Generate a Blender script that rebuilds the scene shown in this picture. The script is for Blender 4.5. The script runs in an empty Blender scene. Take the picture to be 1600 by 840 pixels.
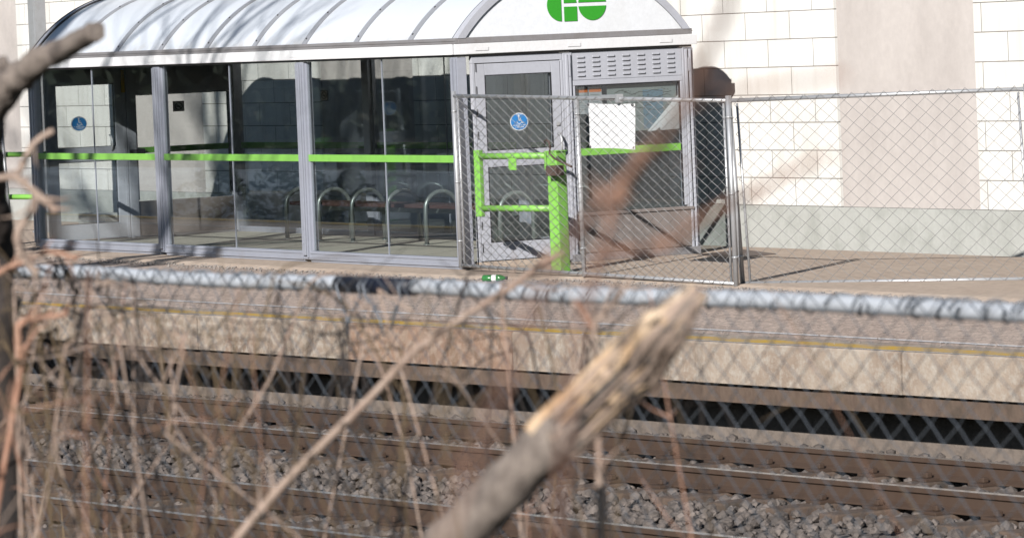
import bpy, bmesh, math, random
from mathutils import Vector, Matrix, noise
random.seed(7)
S = bpy.context.scene
COL = S.collection
PI = math.pi

# ------------------------------------------------------------------ materials
MATS = {}
def base_mat(name):
    m = bpy.data.materials.new(name); m.use_nodes = True
    nt = m.node_tree
    return m, nt, nt.nodes, nt.links, nt.nodes['Principled BSDF']

def N(nt, typ, **kw):
    n = nt.nodes.new(typ)
    for k, v in kw.items():
        if k in n.inputs: n.inputs[k].default_value = v
        else: setattr(n, k, v)
    return n

def mixcol(nt, fac, a, b, blend='MIX'):
    n = nt.nodes.new('ShaderNodeMix'); n.data_type = 'RGBA'; n.blend_type = blend
    for sock, val in ((n.inputs[0], fac), (n.inputs[6], a), (n.inputs[7], b)):
        if isinstance(val, bpy.types.NodeSocket): nt.links.new(val, sock)
        elif isinstance(val, (int, float)): sock.default_value = val
        else: sock.default_value = (*val, 1) if len(val) == 3 else val
    return n.outputs[2]

def ramp(nt, src, p0, p1, c0=(0, 0, 0), c1=(1, 1, 1)):
    r = nt.nodes.new('ShaderNodeValToRGB')
    r.color_ramp.elements[0].position = p0; r.color_ramp.elements[1].position = p1
    r.color_ramp.elements[0].color = (*c0, 1); r.color_ramp.elements[1].color = (*c1, 1)
    nt.links.new(src, r.inputs[0]); return r.outputs[0]

def noise_tex(nt, scale, detail=5, rough=.6, vec=None, stretch=None):
    tc = nt.nodes.new('ShaderNodeTexCoord'); src = vec or tc.outputs['Object']
    if stretch:
        mp = nt.nodes.new('ShaderNodeMapping'); mp.inputs['Scale'].default_value = stretch
        nt.links.new(src, mp.inputs[0]); src = mp.outputs[0]
    t = N(nt, 'ShaderNodeTexNoise', Scale=scale, Detail=detail, Roughness=rough)
    nt.links.new(src, t.inputs['Vector']); return t.outputs['Fac']

def bump(nt, bsdf, src, strength=.2, dist=.01):
    b = N(nt, 'ShaderNodeBump', Strength=strength, Distance=dist)
    nt.links.new(src, b.inputs['Height']); nt.links.new(b.outputs[0], bsdf.inputs['Normal'])

def paint(name, col, rough=.5, metal=0., dirt=(.2, .17, .14), amount=.25, scale=3., stretch=(1, 1, .35), bumps=.03, streak=True):
    if name in MATS: return MATS[name]
    m, nt, nd, lk, b = base_mat(name)
    n1 = noise_tex(nt, scale, 8, .65, stretch=stretch)
    n2 = noise_tex(nt, scale * 14, 4, .6)
    f = ramp(nt, n1, .45, .8)
    mul = N(nt, 'ShaderNodeMath', operation='MULTIPLY'); lk.new(f, mul.inputs[0]); mul.inputs[1].default_value = amount
    c = mixcol(nt, mul.outputs[0], col, dirt)
    f2 = ramp(nt, n2, .35, .7, (.95, .95, .95), (1.03, 1.03, 1.03))
    c = mixcol(nt, 1.0, c, f2, 'MULTIPLY')
    lk.new(c, b.inputs['Base Color'])
    b.inputs['Roughness'].default_value = rough; b.inputs['Metallic'].default_value = metal
    if bumps: bump(nt, b, n2, bumps * 3, .004)
    MATS[name] = m; return m

def glass_mat():
    m = bpy.data.materials.new('clear glass'); m.use_nodes = True
    nt = m.node_tree; nt.nodes.clear()
    out = nt.nodes.new('ShaderNodeOutputMaterial')
    tr = N(nt, 'ShaderNodeBsdfTransparent'); tr.inputs[0].default_value = (.915, .935, .935, 1)
    gl = N(nt, 'ShaderNodeBsdfAnisotropic') if False else nt.nodes.new('ShaderNodeBsdfGlossy')
    gl.inputs['Color'].default_value = (.9, .96, 1, 1); gl.inputs['Roughness'].default_value = .015
    geo = nt.nodes.new('ShaderNodeNewGeometry')
    dot = N(nt, 'ShaderNodeVectorMath', operation='DOT_PRODUCT')
    nt.links.new(geo.outputs['Incoming'], dot.inputs[0]); nt.links.new(geo.outputs['Normal'], dot.inputs[1])
    ab = N(nt, 'ShaderNodeMath', operation='ABSOLUTE'); nt.links.new(dot.outputs['Value'], ab.inputs[0])
    om = N(nt, 'ShaderNodeMath', operation='SUBTRACT'); om.inputs[0].default_value = 1; nt.links.new(ab.outputs[0], om.inputs[1])
    pw = N(nt, 'ShaderNodeMath', operation='POWER'); nt.links.new(om.outputs[0], pw.inputs[0]); pw.inputs[1].default_value = 4.0
    ml = N(nt, 'ShaderNodeMath', operation='MULTIPLY_ADD'); nt.links.new(pw.outputs[0], ml.inputs[0]); ml.inputs[1].default_value = .85; ml.inputs[2].default_value = .05
    # a film of dust on the pane
    n1 = noise_tex(nt, 1.3, 8, .65, stretch=(1, 1, 2.2))
    df = nt.nodes.new('ShaderNodeBsdfDiffuse'); df.inputs[0].default_value = (.55, .55, .52, 1)
    d = ramp(nt, n1, .3, .9, (0.0,) * 3, (.003,) * 3)
    mx = nt.nodes.new('ShaderNodeMixShader'); nt.links.new(ml.outputs[0], mx.inputs[0])
    nt.links.new(tr.outputs[0], mx.inputs[1]); nt.links.new(gl.outputs[0], mx.inputs[2])
    m2 = nt.nodes.new('ShaderNodeMixShader'); nt.links.new(d, m2.inputs[0])
    nt.links.new(mx.outputs[0], m2.inputs[1]); nt.links.new(df.outputs[0], m2.inputs[2])
    nt.links.new(m2.outputs[0], out.inputs[0])
    return m

def wall_mat():
    m, nt, nd, lk, b = base_mat('cream stone blocks')
    tc = nt.nodes.new('ShaderNodeTexCoord'); sp = nt.nodes.new('ShaderNodeSeparateXYZ'); lk.new(tc.outputs['Object'], sp.inputs[0])
    cb = nt.nodes.new('ShaderNodeCombineXYZ'); lk.new(sp.outputs[0], cb.inputs[0]); lk.new(sp.outputs[2], cb.inputs[1])
    br = nt.nodes.new('ShaderNodeTexBrick'); br.offset = .5; br.offset_frequency = 2; br.squash = 1
    lk.new(cb.outputs[0], br.inputs['Vector'])
    br.inputs['Scale'].default_value = 1; br.inputs['Brick Width'].default_value = .907; br.inputs['Row Height'].default_value = .3175
    br.inputs['Mortar Size'].default_value = .006; br.inputs['Mortar Smooth'].default_value = .15; br.inputs['Bias'].default_value = 0
    br.inputs['Color1'].default_value = (.87, .85, .82, 1); br.inputs['Color2'].default_value = (.80, .78, .75, 1); br.inputs['Mortar'].default_value = (.24, .225, .21, 1)
    n1 = noise_tex(nt, 1.1, 7, .6); n2 = noise_tex(nt, 55, 3, .6)
    c = mixcol(nt, ramp(nt, n1, .45, .85, (0, 0, 0), (.18,) * 3), br.outputs['Color'], (.55, .47, .38))
    n3 = noise_tex(nt, 3.2, 6, .6, stretch=(1, 1, .09)); n4 = noise_tex(nt, .35, 4, .6)
    c = mixcol(nt, 1., c, ramp(nt, n3, .45, .72, (1, 1, 1), (.80, .78, .75)), 'MULTIPLY'); c = mixcol(nt, 1., c, ramp(nt, n4, .35, .7, (1.03,) * 3, (.9, .89, .87)), 'MULTIPLY')
    lk.new(c, b.inputs['Base Color']); b.inputs['Roughness'].default_value = .85
    mt = N(nt, 'ShaderNodeMath', operation='MULTIPLY_ADD'); lk.new(n2, mt.inputs[0]); mt.inputs[1].default_value = .12
    inv = N(nt, 'ShaderNodeMath', operation='SUBTRACT'); inv.inputs[0].default_value = 1; lk.new(br.outputs['Fac'], inv.inputs[1]); lk.new(inv.outputs[0], mt.inputs[2])
    bump(nt, b, mt.outputs[0], .6, .008)
    return m

def ground_mat(name, cols, scale=1., rough=.9, speck=True, bscale=120., bst=.5, stretch=None):
    m, nt, nd, lk, b = base_mat(name)
    n1 = noise_tex(nt, .9 * scale, 8, .65, stretch=stretch); n2 = noise_tex(nt, 9 * scale, 6, .7); n3 = noise_tex(nt, bscale, 3, .7)
    c = mixcol(nt, ramp(nt, n1, .3, .7), cols[0], cols[1])
    c = mixcol(nt, ramp(nt, n2, .45, .75), c, cols[2])
    if speck:
        v = N(nt, 'ShaderNodeTexVoronoi', Scale=bscale * .5); tc = nt.nodes.new('ShaderNodeTexCoord'); lk.new(tc.outputs['Object'], v.inputs['Vector'])
        sp = ramp(nt, v.outputs['Color'], .05, .95, (.55,) * 3, (1.45,) * 3)
        c = mixcol(nt, 1., c, sp, 'MULTIPLY')
    lk.new(c, b.inputs['Base Color']); b.inputs['Roughness'].default_value = rough
    bump(nt, b, n3, bst, .01)
    MATS[name] = m; return m

def line_mat(name, col, under, wear=.5):
    m, nt, nd, lk, b = base_mat(name)
    n = noise_tex(nt, 5, 10, .75, stretch=(.35, 1, 1)); n2 = noise_tex(nt, 60, 4, .7)
    ad = N(nt, 'ShaderNodeMath', operation='MULTIPLY_ADD'); lk.new(n2, ad.inputs[0]); ad.inputs[1].default_value = .35; lk.new(n, ad.inputs[2])
    c = mixcol(nt, ramp(nt, ad.outputs[0], wear + .1, wear + .28), col, under)
    lk.new(c, b.inputs['Base Color']); b.inputs['Roughness'].default_value = .8
    bump(nt, b, n2, .4, .006); return m

def bark_mat(name, c0, c1, c2, zstretch=.15, scale=40):
    m, nt, nd, lk, b = base_mat(name)
    n = noise_tex(nt, scale, 8, .7, stretch=(1, 1, zstretch)); n2 = noise_tex(nt, scale * .2, 4, .6)
    c = mixcol(nt, ramp(nt, n, .3, .7), c0, c1); c = mixcol(nt, ramp(nt, n2, .5, .75), c, c2)
    lk.new(c, b.inputs['Base Color']); b.inputs['Roughness'].default_value = .85
    bump(nt, b, n, .8, .01); return m

def roof_mat():
    m, nt, nd, lk, b = base_mat('white translucent roofing')
    n = noise_tex(nt, 1.0, 7, .6, stretch=(.6, .6, .6)); n2 = noise_tex(nt, 7, 5, .6)
    c = mixcol(nt, ramp(nt, n, .4, .85, (0, 0, 0), (.3,) * 3), (.66, .70, .76), (.56, .57, .59))
    tc = nt.nodes.new('ShaderNodeTexCoord'); sp = nt.nodes.new('ShaderNodeSeparateXYZ'); lk.new(tc.outputs['Object'], sp.inputs[0])
    low = ramp(nt, sp.outputs[2], .0, 1., (1, 1, 1), (0, 0, 0))
    mr = N(nt, 'ShaderNodeMapRange'); lk.new(sp.outputs[2], mr.inputs[0]); mr.inputs[1].default_value = 2.5; mr.inputs[2].default_value = 2.66; mr.inputs[3].default_value = .5; mr.inputs[4].default_value = 0.
    mm = N(nt, 'ShaderNodeMath', operation='MULTIPLY'); lk.new(mr.outputs[0], mm.inputs[0]); lk.new(ramp(nt, n2, .4, .65), mm.inputs[1])
    c = mixcol(nt, mm.outputs[0], c, (.42, .36, .28))
    lk.new(c, b.inputs['Base Color']); b.inputs['Roughness'].default_value = .32
    return m

M = dict(
    glass=glass_mat(), wall=wall_mat(), roof=roof_mat(),
    render=paint('pinkish wall render', (.56, .51, .48), .85, dirt=(.34, .30, .28), amount=.5, scale=.9, bumps=.1),
    plinth=paint('stained concrete plinth', (.46, .46, .43), .9, dirt=(.2, .21, .18), amount=.7, scale=2.2, stretch=(1, 1, .8), bumps=.2),
    grey=paint('grey frame paint', (.49, .50, .555), .42, dirt=(.27, .26, .25), amount=.3, scale=1.7, stretch=(1, 1, .5), bumps=0),
    greyd=paint('weathered grey panel paint', (.25, .215, .20), .7, dirt=(.13, .10, .085), amount=.7, scale=6),
    alu=paint('dull aluminium', (.41, .43, .50), .36, .3, dirt=(.27, .27, .29), amount=.35, scale=1.6, stretch=(1, 1, 1), bumps=0),
    gutter=paint('grey gutter metal', (.28, .27, .28), .5, .2, dirt=(.18, .15, .13), amount=.6, scale=5, stretch=(.4, 1, 1)),
    white=paint('white fascia paint', (.86, .855, .87), .4, dirt=(.5, .47, .44), amount=.25, scale=2),
    gable=paint('white gable sheet', (.84, .86, .90), .3, dirt=(.55, .5, .42), amount=.2, scale=1.5),
    green=paint('lime green paint', (.225, .52, .09), .42, dirt=(.15, .30, .08), amount=.55, scale=9, stretch=(1, 1, .6), bumps=.02),
    logo=paint('dark green vinyl', (.03, .33, .02), .45, amount=.1, dirt=(.05, .2, .03)),
    black=paint('black rubber', (.015, .016, .02), .6, amount=.3, dirt=(.05, .05, .05)),
    rib=paint('grey roof rib metal', (.38, .39, .42), .4, .2, dirt=(.2, .2, .2), amount=.3),
    dark=paint('dark cover strip', (.05, .05, .055), .5, amount=.3, dirt=(.1, .1, .1)),
    blue=paint('blue vinyl', (.03, .22, .56), .4, amount=.1, dirt=(.05, .2, .4)),
    wht=paint('white vinyl', (.8, .8, .8), .5, amount=.08, dirt=(.6, .6, .6)),
    signw=paint('white sign board', (.82, .82, .83), .5, amount=.12, dirt=(.6, .6, .62), scale=2),
    orange=paint('orange print', (.62, .18, .05), .6, amount=.1, dirt=(.4, .1, .04)),
    mappaper=paint('pale map paper', (.24, .27, .26), .6, amount=.4, dirt=(.15, .2, .23), scale=3),
    mapink=paint('dark map ink', (.08, .09, .08), .7, amount=.1, dirt=(.1, .1, .1)),
    mapblue=paint('blue map print', (.14, .22, .28), .6, amount=.1, dirt=(.2, .3, .4)),
    paper=paint('white paper', (.78, .80, .82), .7, amount=.1, dirt=(.6, .62, .65)),
    noticegrey=paint('grey notice paper', (.40, .42, .44), .7, amount=.2, dirt=(.3, .3, .3)),
    signgrey=paint('grey sign plastic', (.85, .8, .8), .6, amount=.2, dirt=(.3, .27, .27)),
    yellow=paint('yellow label', (.5, .33, .02), .5, amount=.3, dirt=(.3, .2, .02)),
    galv=paint('galvanised steel', (.50, .51, .53), .42, .55, dirt=(.33, .32, .31), amount=.55, scale=9, stretch=(1, 1, 1)),
    wire=paint('galvanised wire', (.40, .40, .40), .5, .45, dirt=(.25, .22, .2), amount=.4, scale=9),
    wiref=paint('weathered fence wire', (.16, .18, .21), .5, .4, dirt=(.1, .09, .09), amount=.4, scale=9),
    railf=paint('pale galvanised rail', (.54, .57, .62), .45, .2, dirt=(.30, .31, .33), amount=.6, scale=6, stretch=(1, 1, 1)),
    sleeve=paint('dark blue sleeve', (.004, .006, .016), .5, amount=.3, dirt=(.02, .02, .03)),
    hoop=paint('grey green steel tube', (.23, .26, .25), .32, .5, amount=.3, dirt=(.2, .2, .18)),
    seat=bark_mat('red brown seat timber', (.055, .027, .022), (.08, .037, .03), (.04, .02, .016)),
    floor=paint('pale concrete floor', (.52, .49, .41), .8, dirt=(.3, .28, .24), amount=.5, scale=2.5, stretch=(1, 1, 1), bumps=.1),
    rustbox=paint('rusty brown box', (.10, .07, .06), .6, .2, dirt=(.08, .05, .04), amount=.6, scale=12),
    bottleg=paint('green bottle plastic', (.035, .17, .05), .12, amount=.3, dirt=(.12, .4, .1), scale=30),
    rail=paint('rusty rail steel', (.105, .07, .052), .6, .4, dirt=(.08, .045, .03), amount=.6, scale=7),
    railtop=paint('worn bright rail head', (.42, .40, .38), .3, .7, dirt=(.2, .13, .09), amount=.4, scale=5),
    timber=bark_mat('weathered tie timber', (.09, .06, .045), (.14, .10, .075), (.05, .04, .03), .5, 14),
    bark=bark_mat('grey brown bark', (.13, .105, .09), (.30, .25, .215), (.07, .055, .05), .35, 55),
    barkd=bark_mat('dark bark', (.022, .017, .015), (.05, .038, .033), (.012, .01, .01), .4, 30),
    twig=bark_mat('pale twig bark', (.33, .24, .19), (.42, .32, .26), (.24, .15, .11), .6, 25),
    twigr=bark_mat('red brown stem bark', (.38, .20, .13), (.48, .29, .21), (.28, .13, .08), .6, 25),
    split=bark_mat('split pale wood', (.55, .34, .17), (.62, .50, .38), (.30, .15, .06), .5, 22),
    leaf=paint('dark needles', (.025, .035, .018), .8, amount=.5, dirt=(.05, .035, .02), scale=.6),
    dry=paint('dry brown stalks', (.13, .09, .05), .9, amount=.5, dirt=(.06, .04, .03), scale=2),
)
M['asphalt'] = ground_mat('worn pinkish asphalt', [(.45, .345, .285), (.53, .43, .365), (.30, .225, .19)], 1.0, .9, True, 90, .6, (.5, 1, 1))
M['pad'] = ground_mat('tan concrete pad', [(.49, .385, .305), (.56, .46, .375), (.36, .28, .225)], 1.2, .9, False, 70, .4)
M['edge'] = ground_mat('stained tan concrete edge', [(.41, .34, .275), (.21, .15, .11), (.43, .39, .34)], 1.5, .9, False, 45, .6)
M['edgeb'] = ground_mat('rust stained concrete edge', [(.32, .21, .145), (.20, .125, .09), (.40, .32, .26)], 1.3, .9, False, 45, .7)
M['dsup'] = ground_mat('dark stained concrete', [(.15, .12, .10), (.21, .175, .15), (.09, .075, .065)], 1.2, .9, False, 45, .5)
M['ballast'] = ground_mat('dirty track ballast', [(.115, .095, .085), (.16, .135, .12), (.07, .06, .055)], 1.0, .95, True, 34, 1.0)
M['stone'] = ground_mat('loose gravel stones', [(.26, .23, .21), (.36, .32, .29), (.15, .13, .12)], 6, .9, False, 90, .4)
M['yline'] = line_mat('worn yellow paint', (.55, .34, .03), (.36, .29, .24), .51)
M['wline'] = line_mat('worn white paint', (.68, .66, .66), (.30, .25, .23), .66)
M['land'] = ground_mat('dry grass land', [(.17, .14, .10), (.22, .20, .15), (.10, .09, .06)], .5, .95, True, 20, 1.)

# ------------------------------------------------------------------ mesh helpers
class MB:
    def __init__(s, off=(0, 0, 0)):
        s.bm = bmesh.new(); s.off = Vector(off); s.mats = []; s.cur = 0
    def mat(s, m):
        if m not in s.mats: s.mats.append(m)
        s.cur = s.mats.index(m); return s
    def face(s, vs, smooth=False):
        try:
            f = s.bm.faces.new(vs); f.material_index = s.cur; f.smooth = smooth; return f
        except ValueError: return None
    def v(s, p): return s.bm.verts.new(Vector(p) - s.off)
    def box(s, x0, x1, y0, y1, z0, z1, bev=0., rot=None):
        c = Vector(((x0 + x1) / 2, (y0 + y1) / 2, (z0 + z1) / 2)); h = Vector((abs(x1 - x0) / 2, abs(y1 - y0) / 2, abs(z1 - z0) / 2))
        t = bmesh.new(); bmesh.ops.create_cube(t, size=2)
        for v in t.verts: v.co = Vector((v.co.x * h.x, v.co.y * h.y, v.co.z * h.z))
        if bev > 0: bmesh.ops.bevel(t, geom=t.edges[:], offset=min(bev, min(h) * .9), segments=2, affect='EDGES', profile=.6)
        s._take(t, (rot if rot else Matrix.Identity(3)), c)
        return s
    def _take(s, t, R, c, smooth=False):
        mp = {}
        for v in t.verts: mp[v] = s.v(R @ v.co + c)
        for f in t.faces: s.face([mp[v] for v in f.verts], smooth)
        t.free()
    def tube(s, pts, rad, n=8, cap=True, smooth=True, jit=0.):
        pts = [Vector(p) for p in pts]
        rads = rad if isinstance(rad, (list, tuple)) else [rad] * len(pts)
        rings = []; up = None
        for i, p in enumerate(pts):
            a = pts[max(i - 1, 0)]; b = pts[min(i + 1, len(pts) - 1)]
            d = (b - a)
            if d.length < 1e-9: d = Vector((0, 0, 1))
            d.normalize()
            if up is None:
                up = d.orthogonal().normalized()
            else:
                up = up - d * up.dot(d)
                up = up.normalized() if up.length > 1e-6 else d.orthogonal().normalized()
            w = d.cross(up)
            ring = []
            for k in range(n):
                a_ = 2 * PI * k / n; r = rads[i] * (1 + (random.uniform(-jit, jit) if jit else 0))
                ring.append(s.v(p + (up * math.cos(a_) + w * math.sin(a_)) * r))
            rings.append(ring)
        for r0, r1 in zip(rings, rings[1:]):
            for k in range(n): s.face([r0[k], r0[(k + 1) % n], r1[(k + 1) % n], r1[k]], smooth)
        if cap: s.face(rings[0][::-1]); s.face(rings[-1])
        return s
    def prism(s, poly, axis, a0, a1):
        """poly: list of 2D points in the plane normal to axis; extruded a0..a1"""
        def P(q, a):
            return {0: (a, q[0], q[1]), 1: (q[0], a, q[1]), 2: (q[0], q[1], a)}[axis]
        A = [s.v(P(q, a0)) for q in poly]; B = [s.v(P(q, a1)) for q in poly]
        s.face(A[::-1]); s.face(B)
        for i in range(len(poly)):
            j = (i + 1) % len(poly); s.face([A[i], A[j], B[j], B[i]])
        return s
    def strip(s, pts0, pts1, smooth=False):
        A = [s.v(p) for p in pts0]; B = [s.v(p) for p in pts1]
        for i in range(len(A) - 1): s.face([A[i], A[i + 1], B[i + 1], B[i]], smooth)
        return s
    def build(s, name, m=None, parent=None, kind=None):
        bmesh.ops.recalc_face_normals(s.bm, faces=s.bm.faces[:])
        me = bpy.data.meshes.new(name); s.bm.to_mesh(me); s.bm.free()
        if m is not None and not s.mats: s.mats = [m]
        for x in s.mats: me.materials.append(x)
        o = bpy.data.objects.new(name, me); COL.objects.link(o)
        if parent is not None: o.parent = parent
        else: o.location = s.off
        if kind: o['kind'] = kind
        return o

def tag(o, label=None, cat=None, group=None, kind=None):
    if label: o['label'] = label
    if cat: o['category'] = cat
    if group: o['group'] = group
    if kind: o['kind'] = kind
    return o
def empty(name, loc, label=None, cat=None, group=None, rz=0):
    o = bpy.data.objects.new(name, None); COL.objects.link(o); o.location = loc; o.rotation_euler = (0, 0, rz)
    o.empty_display_size = .2
    return tag(o, label, cat, group)
def copy_tree(o, parent=None):
    c = o.copy(); COL.objects.link(c)
    if parent is not None: c.parent = parent
    for ch in list(o.children): copy_tree(ch, c)
    return c
def catmull(pts, n=6):
    P = [Vector(p[:3]) for p in pts]; R = [p[3] for p in pts]; out = []; rr = []
    for i in range(len(P) - 1):
        p0 = P[max(i - 1, 0)]; p1 = P[i]; p2 = P[i + 1]; p3 = P[min(i + 2, len(P) - 1)]
        for k in range(n):
            t = k / n
            out.append(.5 * ((2 * p1) + (p2 - p0) * t + (2 * p0 - 5 * p1 + 4 * p2 - p3) * t * t + (3 * p1 - p0 - 3 * p2 + p3) * t ** 3))
            rr.append(R[i] * (1 - t) + R[i + 1] * t)
    out.append(P[-1]); rr.append(R[-1]); return out, rr
def wobble(pts, rr, amt, freq):
    o = []; q = []
    for i, (p, r) in enumerate(zip(pts, rr)):
        n = noise.noise_vector(p * freq)
        o.append(p + n * r * amt); q.append(r * (1 + .35 * amt * noise.noise(p * freq * 2.3 + Vector((9, 3, 1)))))
    return o, q

# ------------------------------------------------------------------ shelter
L, W = 11.317, 3.098
FZ0, FZ1 = 2.35, 2.467             # fascia
ZC, RR, YC = 1.40, 1.885, 1.549    # barrel roof circle
def arch(n=40, r=RR, z0=2.53):
    a0 = math.asin((z0 - ZC) / r)
    return [(YC - r * math.cos(a0 + (PI - 2 * a0) * i / n), ZC + r * math.sin(a0 + (PI - 2 * a0) * i / n)) for i in range(n + 1)]

sh = empty('passenger_shelter', (0, 0, 0), 'long glazed platform shelter with white barrel roof, grey frame and lime green stripe', 'shelter')

# barrel roof sheet
m = MB()
o_, i_ = arch(40), arch(40, RR - .02)
poly = o_ + i_[::-1]
xs = [0.02 + (L - .04) * k / 40 for k in range(41)]
rows_o = [[(x, y, z) for y, z in o_] for x in xs]
for a, b in zip(rows_o, rows_o[1:]): m.strip(a, b, True)
rows_i = [[(x, y, z) for y, z in i_] for x in xs]
for a, b in zip(rows_i, rows_i[1:]): m.strip(b, a, True)
m.build('roof_sheet', M['roof'], sh)
# ribs
for k in range(9):
    x = .07 + 1.271 * k
    if k == 0: continue
    m = MB(); a, b = arch(36, RR + .016), arch(36, RR + .001)
    m.mat(M['rib'])
    A = [[(x - .05, y, z) for y, z in a], [(x + .05, y, z) for y, z in a]]
    m.strip(A[0], A[1], True)
    m.strip([(x - .05, y, z) for y, z in b], A[0], False); m.strip(A[1], [(x + .05, y, z) for y, z in b], False)
    m.mat(M['dark'])
    a0 = math.asin((2.53 - ZC) / RR)
    for t in [.02 + .12 * j for j in range(9)]:
        th = a0 + (PI - 2 * a0) * t
        c = Vector((x, YC - (RR + .018) * math.cos(th), ZC + (RR + .018) * math.sin(th)))
        d = Vector((0, -math.cos(th), math.sin(th)))
        m.tube([c - d * .004, c + d * .008], .011, 6)
    m.build('roof_rib', None, sh)

def sticker(parent, x, y, z, sx, off):
    # blue round door sticker with white wheelchair symbol and small unreadable lettering
    m = MB(off); e = .0025 * sx
    def disc(ry, rz, xx, n=28, cy=y, cz=z):
        vs = [m.v((xx, cy + ry * math.cos(2 * PI * i / n), cz + rz * math.sin(2 * PI * i / n))) for i in range(n)]
        m.face(vs)
    m.mat(M['wht']); m.prism([(y + .118 * math.cos(2 * PI * i / 28), z + .1 * math.sin(2 * PI * i / 28)) for i in range(28)], 0, x, x + e)
    m.mat(M['blue']); m.prism([(y + .107 * math.cos(2 * PI * i / 28), z + .09 * math.sin(2 * PI * i / 28)) for i in range(28)], 0, x + e, x + 2 * e)
    m.mat(M['wht']); xx = x + 3 * e
    def seg(p, q, w):
        p, q = Vector(p), Vector(q); d = (q - p).normalized(); nrm = Vector((-d.y, d.x)) * w / 2
        vs = [m.v((xx, y + a.x, z + a.y)) for a in (p + nrm, q + nrm, q - nrm, p - nrm)]; m.face(vs)
    s = 1.25
    seg((-.012 * s, .052 * s), (.004 * s, .052 * s), .016 * s)         # head
    seg((-.006 * s, .042 * s), (-.003 * s, .012 * s), .010 * s)
    seg((-.003 * s, .030 * s), (.018 * s, .028 * s), .006 * s)
    seg((-.003 * s, .012 * s), (.020 * s, .012 * s), .008 * s)
    seg((.020 * s, .014 * s), (.030 * s, -.012 * s), .008 * s)
    seg((.028 * s, -.012 * s), (.040 * s, -.010 * s), .006 * s)
    for i in range(12):                                               # wheel
        a, b = (-200 + 19 * i) * PI / 180, (-200 + 19 * (i + 1)) * PI / 180
        seg((.0 + .024 * s * math.cos(a), .002 + .02 * s * math.sin(a)), (.0 + .024 * s * math.cos(b), .002 + .02 * s * math.sin(b)), .006 * s)
    rnd = random.Random(3)
    for row, (zz, half) in enumerate(((-.040, .078), (-.060, .055), (.080, .03))):
        q = -half
        while q < half:
            w = rnd.uniform(.007, .011)
            if rnd.random() > .12: seg((q, zz), (q + w * .7, zz), .011 if row < 2 else .006)
            q += w
    return m.build('accessibility_sticker', None, parent)

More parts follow.
